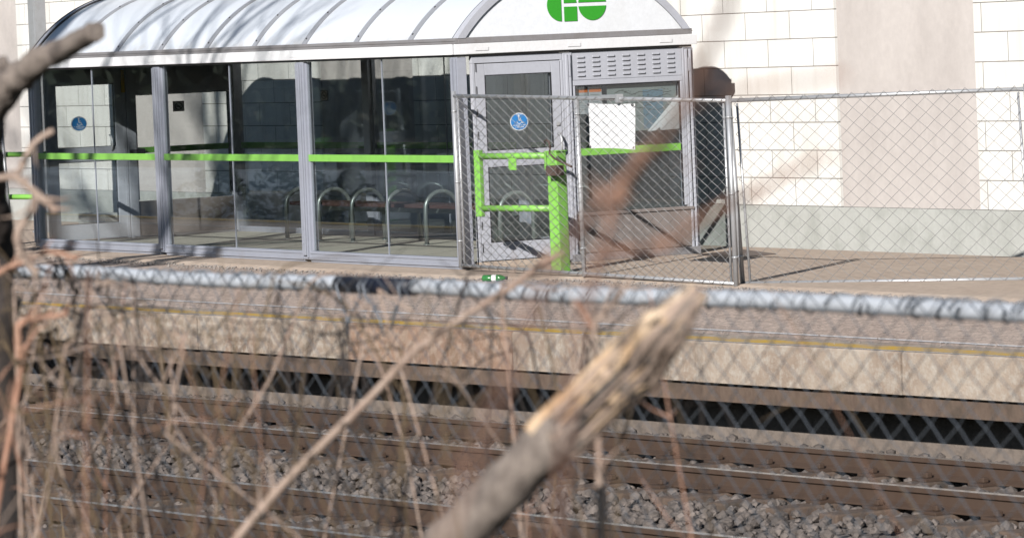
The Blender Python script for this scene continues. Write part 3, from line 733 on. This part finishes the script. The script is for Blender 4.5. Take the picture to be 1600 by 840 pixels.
for a, b in zip(bord, bord[1:] + bord[:1]): m.face([fr[a], fr[b], bk[b], bk[a]])
m.mats = [M['signw']]; m.mat(M['dark'])
for cx, cz in ((14.235, 1.34), (15.09, 1.335), (14.235, 1.785), (15.09, 1.775)): m.tube([(cx, -.125, cz), (cx, -.10, cz)], .012, 8)
tag(m.build('blank_sign'), 'blank white square sign wired behind the fence mesh', 'sign')

# ------------------------------------------------------------------ green barriers
def barrier(loc, rz, label):
    r = empty('green_barrier', loc, label, 'barrier', 'lime green barriers', rz)
    m = MB(); m.box(-.075, .075, -.075, .075, 0, 1.31, .012); m.box(-.085, .085, -.085, .085, 1.311, 1.325, .004); m.build('post', M['green'], r)
    m = MB(); m.box(-.11, -.077, -.08, .08, 1.12, 1.32, .006); m.build('hinge_plate', M['green'], r)
    m = MB(); m.tube([(-.1, 0, 1.27), (-1.19, 0, 1.27)], .036, 12); m.build('top_rail', M['green'], r)
    m = MB(); m.tube([(-.075, 0, .70), (-1.19, 0, .70)], .036, 12); m.build('lower_rail', M['green'], r)
    m = MB(); m.box(-1.27, -1.18, -.03, .03, .61, 1.34, .008); m.build('end_bar', M['green'], r)
    m = MB(); m.box(-.70, -.58, -.05, -.04, 1.12, 1.25, .004); m.tube([(-.64, -.04, 1.24), (-.64, -.04, 1.28)], .012, 6); m.build('hanging_plate', M['green'], r)
    return r
b1 = barrier((12.99, .22, -.04), math.radians(13), 'lime green barrier post with swing arm before the shelter door')
m = MB(); m.box(.03, .19, -.2, -.076, 1.06, 1.17, .01); m.box(.2005, .235, -.17, -.14, 1.09, 1.12, .004); m.build('lock_box', M['rustbox'], b1)
b2 = copy_tree(b1); b2['label'] = 'lime green barrier arm at the far left end of the shelter'
for ch in list(b2.children):
    if ch.name.split('.')[0] in ('lock_box', 'end_bar', 'hanging_plate'): bpy.data.objects.remove(ch)
b2.location = (-1.26, .0, -.06); b2.rotation_euler = (0, 0, math.radians(193))
# chain around the door handle
m = MB((13.35, -.05, 1.3)); p = [(13.29, -.1, 1.36), (13.31, -.115, 1.40), (13.36, -.13, 1.415), (13.42, -.13, 1.40), (13.40, -.10, 1.34), (13.36, -.09, 1.27), (13.45, -.09, 1.22), (13.62, -.1, 1.18), (13.82, -.1, 1.13)]
m.tube(p, .012, 6); tag(m.build('security_chain', M['rustbox']), 'short dark steel chain looped through the fence beside the barrier lock', 'chain')

# ------------------------------------------------------------------ green bottle lying on the gravel
def bottle(c, ang, roll):
    prof = [(0, .0), (.0, .036), (.012, .046), (.11, .046), (.115, .043), (.125, .046), (.2, .046), (.235, .043), (.265, .032), (.29, .018), (.30, .0165)]
    r = empty('plastic_bottle', c, 'green plastic bottle with white label lying on the gravel', 'bottle', rz=ang)
    def lathe(pr, mt, nm):
        m = MB(); n = 16; rings = [[m.v((a, b * math.cos(2 * PI * k / n), b * math.sin(2 * PI * k / n))) for k in range(n)] for a, b in pr]
        for A, B in zip(rings, rings[1:]):
            for k in range(n): m.face([A[k], A[(k + 1) % n], B[(k + 1) % n], B[k]], True)
        m.face(rings[0][::-1]); m.face(rings[-1]); m.build(nm, mt, r)
    s = .86
    lathe([(a * s - .13, b * s * .95) for a, b in prof[1:]], M['bottleg'], 'body')
    lathe([(.125 * s - .13, .0465 * s * .95), (.126 * s - .13, .0475 * s * .95), (.185 * s - .13, .0475 * s * .95), (.186 * s - .13, .0465 * s * .95)], M['wht'], 'label')
    lathe([(.30 * s - .13, .018 * s), (.302 * s - .13, .0205 * s), (.325 * s - .13, .0205 * s), (.326 * s - .13, .018 * s)], M['dark'], 'cap')
bottle((13.2, -.74, -.025), math.radians(38), 0)

# concrete blocks beyond the far door
m = MB((-3.2, 2.6, -.03)); m.box(-4.0, -3.1, 2.5, 2.9, -.03, .24, .02); tag(m.build('concrete_block', M['plinth']), 'low concrete block on the ground beyond the far shelter door', 'block')

# ------------------------------------------------------------------ foreground boundary fence
FY = -18.3
bf = empty('boundary_fence', (42.4, FY, 0), 'blurred chain link boundary fence with pale top rail nearest the viewer', 'fence')
off = (42.4, FY, 0)
zr = lambda x: 1.816 + .0085 * (x - 40.2)
pts = [(x, FY + .006 * math.sin(x * 2.1), zr(x) + .004 * math.sin(x * 3)) for x in [22 + .5 * k for k in range(57)]]
m = MB(off); m.tube(pts, .0235, 14); m.build('top_rail', M['railf'], bf)
m = MB(off); m.tube([(42.15, FY, zr(42.15)), (42.62, FY, zr(42.62))], .027, 14); m.build('rail_sleeve', M['sleeve'], bf)
for x in (24.8, 32.0, 39.2, 46.4):
    m = MB(off); m.tube([(x, FY + .06, -.1), (x, FY + .06, 1.95)], .03, 12); m.build('post', M['railf'], bf)
m = MB(off); cw, ch = .115, .09
n = int((50.0 - 22.2) / cw * 2)
for i in range(n):
    p = []
    for j in range(44):
        x = 22.2 + i * cw / 2 + (cw / 2 if (i + j) % 2 else 0)
        v = j * ch / 2
        k = noise.noise(Vector((x * 1.3, v * 1.5, 4)))
        p.append((x + .012 * k, FY - .036 + (.003 if j % 2 else -.003) + .012 * k, zr(x) + .03 - v))
    m.tube(p, .0018, 4, cap=False, smooth=False)
rnd = random.Random(4)                      # mesh wires lashed round the rail
x = 24.2
while x < 49.8:
    if not (42.12 < x < 42.65):
        c = Vector((x, FY, zr(x))); q = []; tw = rnd.uniform(.05, .2)
        for k in range(11):
            a = k / 10 * 2 * PI * 1.05
            q.append(c + Vector((tw * (-.5 + k / 10), -.028 * math.cos(a), .028 * math.sin(a))))
        m.tube(q, .0028, 4, cap=False)
    x += rnd.choice((.05, .07, .09, .12, .17, .24)) * rnd.uniform(.8, 1.2)
m.build('wire_mesh', M['wiref'], bf)
for x, k in ((42.19, .05), (42.33, -.07), (42.36, .09), (42.58, -.05)):
    c = Vector((x, FY - .032, zr(x)))
    m = MB(off); m.tube([c + Vector((0, .02, .026)), c + Vector((.004, -.004, .0)), c + Vector((.01, 0, -.03)), c + Vector((.012 + k * .5, 0, -.06)), c + Vector((k, .004, -.10)), c + Vector((k * 1.3, 0, -.15))], [.004, .004, .0045, .005, .004, .003], 5); m.build('tie_wire', M['wiref'], bf)

# ------------------------------------------------------------------ foreground stems and stumps
def spurs(m, P, R, seed):
    rn = random.Random(seed)
    for i in range(2, len(P) - 1):
        if R[i] < .014 and rn.random() < .38:
            d = (P[i] - P[i - 1]).normalized(); a = Vector((rn.uniform(-1, 1), rn.uniform(-1, 1), rn.uniform(-.3, 1)))
            a = (a - d * a.dot(d)).normalized(); r = R[i]; ln = r * rn.uniform(1.5, 9)
            m.tube([P[i], P[i] + a * r * 1.1 + d * r * .3, P[i] + a * ln * .6 + d * ln * .5, P[i] + a * ln + d * ln * .7], [r * .6, r * .5, r * .3, r * .12], 5)
            m.tube([P[i] - d * r * .6, P[i], P[i] + d * r * .6], [r * .98, r * 1.18, r * .98], 8)
def stem(name, pts, mt, label, cat, n=8, wob=.25, freq=9, group=None):
    P, R = catmull(pts, 5); P, R = wobble(P, R, wob, freq)
    o = Vector(pts[0][:3]); m = MB(o); m.tube(P, R, n, jit=.06); spurs(m, P, R, 5)
    return tag(m.build(name, mt), label, cat, group)
BR = {}
BR['limb_stub'] = [(44.018, -20.374, 2.198, 0.0479), (44.227, -20.397, 2.406, 0.0439), (44.343, -20.388, 2.502, 0.0388), (44.465, -20.370, 2.552, 0.0323), (44.590, -20.350, 2.589, 0.0274), (44.814, -20.357, 2.627, 0.0224)]
BR['limb_knob'] = [(44.215, -20.414, 2.470, 0.0251), (44.239, -20.366, 2.543, 0.0235), (44.256, -20.335, 2.563, 0.0188)]
BR['trunk'] = [(43.705, -20.183, 1.074, 0.0595), (43.705, -20.152, 1.569, 0.0545), (43.794, -20.179, 1.872, 0.0393), (43.789, -20.176, 2.069, 0.0393), (43.873, -20.220, 2.236, 0.0390), (44.043, -20.315, 2.403, 0.0383), (44.015, -20.355, 2.580, 0.0319), (43.998, -20.370, 2.821, 0.0271)]
BR['tw1'] = [(45.674, -20.881, 2.419, 0.0068), (45.653, -20.920, 2.391, 0.0074), (45.635, -20.957, 2.317, 0.0054)]
BR['tw2'] = [(46.091, -21.166, 2.341, 0.0064), (46.115, -21.126, 2.303, 0.0083), (46.133, -21.094, 2.267, 0.0077)]
BR['tw3'] = [(46.111, -21.131, 2.307, 0.0064), (46.110, -21.136, 2.275, 0.0064), (46.095, -21.165, 2.229, 0.0077), (46.096, -21.165, 2.199, 0.0083), (46.106, -21.150, 2.164, 0.0090), (46.114, -21.136, 2.145, 0.0064)]
BR['tw4'] = [(45.734, -21.008, 1.948, 0.0094), (45.732, -21.009, 2.015, 0.0067), (45.745, -20.983, 2.027, 0.0060), (45.781, -20.918, 2.037, 0.0054)]
BR['tw5'] = [(45.579, -20.863, 2.161, 0.0041), (45.595, -20.833, 2.153, 0.0055), (45.609, -20.810, 2.142, 0.0041)]
BR['tw6'] = [(45.448, -20.692, 2.060, 0.0056), (45.458, -20.673, 2.077, 0.0056), (45.467, -20.657, 2.079, 0.0042)]
BR['thin'] = [(46.003, -20.988, 1.117, 0.0118), (46.199, -20.818, 1.512, 0.0104), (46.261, -20.696, 1.675, 0.0091), (46.429, -20.588, 1.845, 0.0083), (46.479, -20.493, 1.948, 0.0077), (46.516, -20.423, 2.001, 0.0071), (46.547, -20.365, 2.042, 0.0064), (46.578, -20.307, 2.078, 0.0064), (46.610, -20.246, 2.126, 0.0064), (46.627, -20.214, 2.145, 0.0051)]
BR['tw7'] = [(45.541, -21.137, 2.139, 0.0095), (45.666, -21.112, 2.261, 0.0080), (45.789, -21.091, 2.322, 0.0066), (45.909, -21.081, 2.331, 0.0066), (46.111, -21.131, 2.307, 0.0064)]
BR['tw8'] = [(45.338, -21.108, 1.855, 0.0111), (45.384, -21.014, 2.044, 0.0097), (45.438, -20.914, 2.116, 0.0069), (45.464, -20.864, 2.137, 0.0055), (45.579, -20.863, 2.161, 0.0041)]
BR['rA'] = [(52.562, -23.945, 2.236, 0.0014), (52.406, -23.808, 2.337, 0.0016), (52.246, -23.681, 2.388, 0.0019), (51.913, -23.454, 2.417, 0.0026), (51.580, -23.229, 2.430, 0.0034), (51.332, -23.056, 2.438, 0.0042), (51.171, -22.934, 2.448, 0.0045), (51.180, -22.917, 2.468, 0.0042), (51.273, -22.954, 2.488, 0.0041), (51.448, -23.049, 2.509, 0.0036), (51.623, -23.145, 2.536, 0.0032), (51.796, -23.245, 2.562, 0.0030), (51.885, -23.289, 2.587, 0.0029), (51.972, -23.335, 2.619, 0.0028)]
BR['rB'] = [(52.344, -23.723, 2.179, 0.0013), (52.092, -23.551, 2.310, 0.0017), (51.756, -23.329, 2.369, 0.0021), (51.334, -23.056, 2.387, 0.0030), (51.084, -22.888, 2.401, 0.0038), (50.918, -22.774, 2.414, 0.0040), (50.836, -22.713, 2.433, 0.0041), (50.841, -22.704, 2.457, 0.0038), (50.930, -22.749, 2.476, 0.0028)]
BR['rC'] = [(51.249, -23.003, 2.381, 0.0021), (51.167, -22.944, 2.392, 0.0026), (51.090, -22.877, 2.398, 0.0032), (51.197, -22.890, 2.410, 0.0032), (51.291, -22.925, 2.430, 0.0031), (51.386, -22.960, 2.447, 0.0030), (51.487, -22.982, 2.468, 0.0024), (51.591, -23.001, 2.490, 0.0019)]
BR['rD'] = [(51.621, -23.149, 2.528, 0.0014), (51.717, -23.183, 2.539, 0.0020), (51.817, -23.208, 2.546, 0.0021), (51.924, -23.220, 2.552, 0.0017)]
BR['rE'] = [(47.517, -20.726, 1.272, 0.0080), (47.516, -20.700, 1.727, 0.0063), (47.511, -20.694, 1.955, 0.0057), (47.510, -20.691, 2.058, 0.0051), (47.518, -20.675, 2.082, 0.0051), (47.529, -20.653, 2.107, 0.0046), (47.540, -20.632, 2.139, 0.0034)]
BR['rF'] = [(47.510, -20.690, 2.046, 0.0046), (47.503, -20.702, 2.075, 0.0051), (47.492, -20.720, 2.105, 0.0046)]
BR['log'] = [(47.729, -20.926, 1.882, 0.0483), (47.765, -20.855, 1.955, 0.0516), (47.795, -20.799, 2.009, 0.0483), (47.907, -20.799, 2.080, 0.0390), (47.934, -20.746, 2.142, 0.0217)]
BR['logb'] = [(46.684, -21.070, -0.022, 0.0613), (46.968, -21.119, 0.894, 0.0568), (47.308, -21.090, 1.461, 0.0524), (47.439, -21.052, 1.606, 0.0495), (47.579, -20.997, 1.747, 0.0467), (47.729, -20.926, 1.882, 0.0417), (47.750, -20.885, 1.924, 0.0285)]

tr = empty('tree_trunk', (43.7, -20.17, 0), 'dark leaning tree trunk at the left edge with a broken grey limb stub', 'tree')
off = (43.7, -20.17, 0)
def part_stem(nm, pts, mt, par, off, n=10, wob=.3, freq=10, jit=.08, spur=True):
    P, R = catmull(pts, 7); P, R = wobble(P, R, wob, freq); m = MB(off); m.tube(P, R, n, jit=jit)
    if spur: spurs(m, P, R, int(abs(pts[0][0] * 1000)) + len(pts))
    return m.build(nm, mt, par)
part_stem('trunk', [(43.68, -20.17, -.1, .075)] + BR['trunk'], M['barkd'], tr, off, 14, .5, 22, .16)
part_stem('limb', BR['limb_stub'], M['bark'], tr, off, 14, .28, 13, .16)
part_stem('limb', BR['limb_knob'], M['bark'], tr, off, 10)

sb = empty('bare_shrub', (45.7, -21.1, 0), 'thin pale bare twigs of a shrub curving beside the dark trunk', 'shrub'); off = (45.7, -21.1, 0)
for k in ('tw1', 'tw2', 'tw3', 'tw4', 'tw5', 'tw6'): part_stem('twig', BR[k], M['twig' if k not in ('tw4', 'tw5') else 'twigr'], sb, off, 7)
part_stem('stem', [(45.70, -21.25, -.1, .008), (45.72, -21.15, 1.2, .007), (45.734, -21.008, 1.93, .006)], M['twigr'], sb, off, 7)
part_stem('stem', BR['tw7'], M['twig'], sb, off, 7)
part_stem('stem', BR['tw8'], M['twigr'], sb, off, 7)

m = MB((44.0, -19.9, 1.9)); rnd = random.Random(44)  # dark twigs added to fill a corner that lies in shade
for k in range(46):
    c = Vector((43.55, -19.95, 1.86)) + Vector((.487, .873, 0)) * rnd.uniform(-.12, .1) + Vector((.2 * rnd.random(), 0, rnd.uniform(-.16, .16)))
    pts = [c]; d = Vector((rnd.uniform(-1, 1), rnd.uniform(-1, 1), rnd.uniform(-.6, 1))).normalized()
    for j in range(5):
        d = (d + Vector((rnd.uniform(-.6, .6), rnd.uniform(-.6, .6), rnd.uniform(-.6, .4)))).normalized(); pts.append(pts[-1] + d * .03)
    m.tube(pts, [.005, .005, .0045, .004, .003, .002], 5)
m.tube([(43.40, -20.22, -.1), (43.42, -20.18, 1.2), (43.5, -20.03, 1.8), (43.55, -19.95, 1.9)], .009, 6)
tag(m.build('tangle', M['barkd']), 'added dark twig bramble low beside the leaning trunk', 'tangle')
stem('bare_branch', BR['thin'], M['twig'], 'long thin pale branch slanting up across the fence rail toward the gate post', 'branch')
sp = empty('red_sapling', (49.3, -22.3, 0), 'blurred red brown sapling forking upward in front of the end window', 'sapling'); off = (49.3, -22.3, 0)
for k in ('rA', 'rB', 'rC', 'rD'): part_stem('stem', BR[k], M['twigr'], sp, off, 8)
m = MB((46, -20, 0)); rnd = random.Random(91); m.mats = [M['twig'], M['dry'], M['barkd'], M['twigr']]
R3, F3, U3 = Vector((.486749, .872549, -.041649)), Vector((-.87352, .485848, -.030223)), Vector((-.006136, .051093, .998675)); C3 = Vector((54.313, -24.8918, 2.5896))
for k in range(60):
    dist = rnd.uniform(7.2, 11.6); left = rnd.random() < .55
    lat = (rnd.uniform(-.095, -.03) if left else rnd.uniform(-.05, .09)) * dist
    topd = rnd.uniform(-.035, -.016 if left else -.022) * dist
    tip = C3 + F3 * dist + R3 * lat + U3 * topd
    root = Vector((tip.x + rnd.uniform(-1.1, 1.1), tip.y + rnd.uniform(-1.1, 1.1), -.05 if tip.y > -21 else 0.05))
    bend = Vector((rnd.uniform(-.12, .12), rnd.uniform(-.12, .12), 0)); P_ = []
    for q in range(9):
        t = q / 8; P_.append(root.lerp(tip, t) + bend * math.sin(t * PI) + Vector((.01 * noise.noise(Vector((k, q * .7, 1))), .01 * noise.noise(Vector((k, q * .7, 5))), 0)))
    r0 = rnd.uniform(.0018, .004); m.cur = rnd.choice((0, 1, 1, 1, 2, 2, 3))
    m.tube(P_, [r0 * (1.1 - .8 * q / 8) for q in range(9)], 5)
    for b in range(rnd.randint(3, 7)):
        q = rnd.randint(3, 7); d = Vector((rnd.uniform(-1, 1), rnd.uniform(-1, 1), rnd.uniform(-.2, .8))).normalized(); ln = rnd.uniform(.06, .22)
        m.tube([P_[q], P_[q] + d * ln * .5 + Vector((0, 0, .01)), P_[q] + d * ln + Vector((0, 0, rnd.uniform(-.02, .05)))], [r0 * .6, r0 * .45, r0 * .2], 4)
for k in range(80):
    dist = rnd.uniform(9.8, 12.2); lat = rnd.choice((rnd.uniform(-.085, -.055), rnd.uniform(-.07, .0), rnd.uniform(-.02, .06))) * dist
    q0 = C3 + F3 * dist + R3 * lat + U3 * rnd.uniform(-.040, -.022) * dist
    d = (R3 * rnd.uniform(-1, 1) + U3 * rnd.uniform(-.5, .5) + F3 * rnd.uniform(-.4, .4)).normalized(); P_ = [q0]
    for q in range(7):
        d = (d + Vector((rnd.uniform(-.35, .35), rnd.uniform(-.35, .35), rnd.uniform(-.35, .3)))).normalized(); P_.append(P_[-1] + d * .035)
    m.cur = rnd.choice((2, 2, 1, 0)); r0 = rnd.uniform(.0018, .0036); m.tube(P_, [r0 * (1 - .1 * q) for q in range(8)], 5)
    root = Vector((q0.x + rnd.uniform(-.5, .5), q0.y + rnd.uniform(-.4, .4), -.05)); mid = root.lerp(q0, .55) + Vector((rnd.uniform(-.1, .1), rnd.uniform(-.1, .1), 0))
    if k % 2: m.tube([root, mid, q0], [r0 * 1.2, r0, r0 * .9], 5)
    else: m.tube([q0, q0 + (mid - q0) * .25 + R3 * rnd.uniform(-.1, .1), q0 + (mid - q0) * .5 + R3 * rnd.uniform(-.25, .25), root], [r0 * .9, r0, r0, r0 * 1.1], 5)
tag(m.build('dry_weeds'), kind='stuff')
s2 = empty('bare_sapling', (47.6, -20.9, 0), 'small brown forked twig rising below the fence rail left of the split stump', 'sapling'); off = (47.6, -20.9, 0)
part_stem('stem', BR['rE'], M['twig'], s2, off, 7); part_stem('stem', BR['rF'], M['twigr'], s2, off, 7)
# split stump: several long splinters with a torn end
st = empty('split_stump', (46.9, -20.5, 0), 'broken pale and orange split tree stump at the lower right', 'stump'); off = (46.9, -20.5, 0)
rnd = random.Random(15); rgt = Vector((.486749, .872549, -.041649)); upv = Vector((-.006, .05, .998))
base = [Vector(p[:3]) for p in BR['log']]; rad = [p[3] for p in BR['log']]
for k in range(15):
    a = -1.15 + 2.3 * k / 14
    pts = []
    for i, (c, r) in enumerate(zip(base, rad)):
        o = rgt * (a * r * .62) + Vector((.87, -.48, 0)) * (math.cos(a) * r * .45) + upv * (-a * r * .35)
        pts.append((*(c + o), r * rnd.uniform(.2, .34)))
    if k in (0, 1, 2, 3): pts = pts[:-1] + [(*(Vector(pts[-2][:3]).lerp(Vector(pts[-1][:3]), -.1 + .2 * k)), pts[-1][3] * .6)]
    if k in (9, 12, 13, 14): pts = pts[:-1] + [(*(Vector(pts[-2][:3]).lerp(Vector(pts[-1][:3]), rnd.uniform(.3, .9))), pts[-1][3] * .5)]
    part_stem('splinter', pts, M['split'] if k < 5 else (M['twig'] if k % 4 else M['bark']), st, off, 8, .35, 12, .12, False)
for k in range(70):
    a = rnd.uniform(-1.3, 1.3); i0 = rnd.uniform(0, 2.2); i1 = min(i0 + rnd.uniform(.8, 2.4), 3.98); pts = []
    for q in range(6):
        u = i0 + (i1 - i0) * q / 5; i = int(u); t = u - i
        c = base[i].lerp(base[min(i + 1, 4)], t); r = rad[i] * (1 - t) + rad[min(i + 1, 4)] * t
        o = rgt * (a * r * .72) + Vector((.87, -.48, 0)) * (math.cos(a * .95) * r * .78) + upv * (-a * r * .35)
        if q == 5: o = o * 1.2
        pts.append((*(c + o), (.0022 + .002 * rnd.random()) * (1 if q < 5 else .3)))
    part_stem('fibre', pts, rnd.choice((M['split'], M['twig'], M['bark'], M['barkd'])), st, off, 5, .6, 20, .1, False)
part_stem('trunk', BR['logb'], M['bark'], st, off, 12, .3, 10, .1, False)

# ------------------------------------------------------------------ bare trees that throw the dappled shade, and the wooded bank opposite
def bare_tree(loc, h, r0, seed, label, bias=(0, 0, 0), depth=5, frac=.36):
    rnd = random.Random(seed); root = empty('bare_tree', loc, label, 'tree', 'bare trees along the track'); O = Vector(loc)
    mt_ = MB(loc); mc = MB(loc)
    def grow(p, d, ln, r, k, mb):
        pts = [p]; n = 4; q = p.copy(); dd = d.copy(); rs = [r]
        for i in range(n):
            dd = (dd + Vector((rnd.uniform(-.2, .2), rnd.uniform(-.2, .2), rnd.uniform(-.08, .18))) + Vector(bias) * .05).normalized()
            q = q + dd * ln / n; pts.append(q.copy()); rs.append(r * (1 - .42 * (i + 1) / n))
        mb.tube(pts, rs, 7 if k > 2 else 5, smooth=True)
        if k == 0: return
        for j in range(3 if k > 1 else 3):
            t = rnd.choice([2, 3, 4]) if j else 4
            a = rnd.uniform(0, 2 * PI); sp = rnd.uniform(.45, .95)
            nd = (dd + Vector((math.cos(a) * sp, math.sin(a) * sp, rnd.uniform(-.1, .35)))).normalized()
            grow(pts[t], nd, ln * rnd.uniform(.62, .82), rs[t] * rnd.uniform(.55, .75), k - 1, mc)
    if frac > .5:
        top = O + Vector((.1, 0, h * frac)); mt_.tube([O, O + Vector((.05, .02, h * frac * .5)), top], [r0, r0 * .85, r0 * .7], 9)
        for a in range(4): grow(O + Vector((.1, 0, h * frac * (.7 + .1 * a))), Vector((math.cos(a * 1.9), math.sin(a * 1.9), .9)).normalized(), h * .25, r0 * .45, depth - 1, mc)
    else: grow(O, Vector((0, 0, 1)), h * frac, r0, depth, mt_)
    mt_.build('trunk', M['bark'], root); mc.build('crown', M['bark'], root)
    return root
bare_tree((14.2, -14.6, -.3), 15.5, .32, 4, 'tall spreading bare tree on the bank left of the view, in front of the shelter')
bare_tree((10.75, -14.4, -.3), 17, .33, 12, 'straight tall bare tree farther along the bank from the viewer', frac=.66)
bare_tree((12.0, -15.8, -.3), 16, .32, 23, 'leaning bare tree between its two taller neighbours on the bank', bias=(.6, 0, 0))

m = MB((-20, -30, 0)); rnd = random.Random(31)
for i in range(14000):
    x = rnd.uniform(-110, 22); y = -20.2 - abs(rnd.gauss(0, 4.5)); hmax = 2.3 + .5 * noise.noise(Vector((x * .14, y * .2, 0))) + .4 * noise.noise(Vector((x * .5, y * .5, 3)))
    z = -.1 + hmax * rnd.random() ** .8; s = rnd.uniform(.18, .5)
    a = Vector((rnd.uniform(-1, 1), rnd.uniform(-1, 1), rnd.uniform(-1, 1))).normalized(); b = a.orthogonal().normalized(); c = a.cross(b)
    p = Vector((x, y, z)); m.face([m.v(p + b * s), m.v(p + c * s * .5), m.v(p - b * s), m.v(p - c * s * .6)])
tag(m.build('wooded_bank', M['leaf']), kind='stuff')
m = MB((0, -20, 0))
for i in range(5000):
    x = rnd.uniform(-70, 36); y = rnd.uniform(-21, -14.2); z = -.1 if y < -16 else -.02 - .33 * (y + 16) / 1.8
    h = rnd.uniform(.1, .45); w = rnd.uniform(.006, .015); a = rnd.uniform(0, PI); d = Vector((math.cos(a), math.sin(a), 0)) * w; t = Vector((rnd.uniform(-.15, .15), rnd.uniform(-.15, .15), h))
    p = Vector((x, y, z)); m.face([m.v(p - d), m.v(p + d), m.v(p + t)])
tag(m.build('dry_grass', M['dry']), kind='stuff')

def shrub(c, w, h, n, seed, label):
    rn = random.Random(seed); r = empty('evergreen_shrub', c, label, 'shrub', 'dark shrubs on the snowy bank'); m = MB(c); C0 = Vector(c)
    for i in range(n):
        a = rn.uniform(0, 2 * PI); t = rn.random(); rr = w * (math.sin(PI * min(.98, t * .8 + .18))) ** .7 * rn.random() ** .35 * (1 + .25 * math.sin(3 * a + seed))
        p = C0 + Vector((math.cos(a) * rr, math.sin(a) * rr, h * t)); k = rn.uniform(.05, .12)
        x = Vector((rn.uniform(-1, 1), rn.uniform(-1, 1), rn.uniform(-1, 1))).normalized(); y = x.orthogonal().normalized()
        m.face([m.v(p + x * k), m.v(p + y * k * .5), m.v(p - x * k), m.v(p - y * k * .5)])
    m.build('crown', M['leaf'], r); m = MB(c); m.tube([C0 - Vector((0, 0, .1)), C0 + Vector((0, 0, h * .7))], [.05, .02], 6); m.build('trunk', M['barkd'], r)
shrub((-13.4, -10.9, -.98), .72, 1.75, 900, 3, 'tallest dark evergreen shrub on the snowy bank across the track')
shrub((-12.1, -11.3, -.98), .5, 1.35, 600, 5, 'small dark evergreen shrub right beside the tallest one on the snow')
shrub((-16.4, -11.0, -.98), .8, 1.4, 800, 8, 'wide low dark evergreen shrub farthest along the snowy bank')

# ------------------------------------------------------------------ light, sky, camera
SUN_T = Vector((.75, -1.0, .60)).normalized()
el = math.asin(SUN_T.z); az = math.atan2(SUN_T.x, SUN_T.y)      # azimuth from +Y towards +X
w = bpy.data.worlds.new('World'); S.world = w; w.use_nodes = True
nt = w.node_tree; sky = nt.nodes.new('ShaderNodeTexSky'); sky.sky_type = 'NISHITA'; sky.sun_disc = False
sky.sun_elevation = el; sky.sun_rotation = az; sky.air_density = 1.; sky.dust_density = .2; sky.ozone_density = 1.2
bg = nt.nodes['Background']; bg.inputs['Strength'].default_value = .05; nt.links.new(sky.outputs[0], bg.inputs[0])
sd = bpy.data.lights.new('sun', 'SUN'); sd.energy = 5.0; sd.angle = math.radians(.53); sd.color = (1, .965, .92)
so = bpy.data.objects.new('sun', sd); COL.objects.link(so); so.rotation_euler = SUN_T.to_track_quat('Z', 'Y').to_euler(); so.location = (20, -20, 20)

cam = bpy.data.cameras.new('camera'); co = bpy.data.objects.new('camera', cam); COL.objects.link(co); S.camera = co
F_, R_, U_ = Vector((-.87352, .485848, -.030223)), Vector((.486749, .872549, -.041649)), Vector((-.006136, .051093, .998675))
mw = Matrix((( R_.x, U_.x, -F_.x, 54.313), (R_.y, U_.y, -F_.y, -24.8918), (R_.z, U_.z, -F_.z, 2.5896), (0, 0, 0, 1)))
co.matrix_world = mw
cam.sensor_width = 36; cam.sensor_fit = 'HORIZONTAL'; cam.lens = 36 * 7018.42 / 1600
cam.shift_x = 200 / 1600; cam.shift_y = -151 / 1600
cam.clip_start = .1; cam.clip_end = 3000
cam.dof.use_dof = True; cam.dof.focus_distance = 48.5; cam.dof.aperture_fstop = cam.lens / 1000 / .019; cam.dof.aperture_blades = 0

S.view_settings.view_transform = 'Standard'; S.view_settings.look = 'None'; S.view_settings.gamma = 1; S.view_settings.use_curve_mapping = False
S.view_settings.exposure = .38
S.render.engine = 'CYCLES'
cy = S.cycles; cy.max_bounces = 8; cy.transparent_max_bounces = 24; cy.glossy_bounces = 4; cy.diffuse_bounces = 0; cy.caustics_reflective = False; cy.caustics_refractive = False
cy.use_denoising = True; cy.sample_clamp_indirect = 6
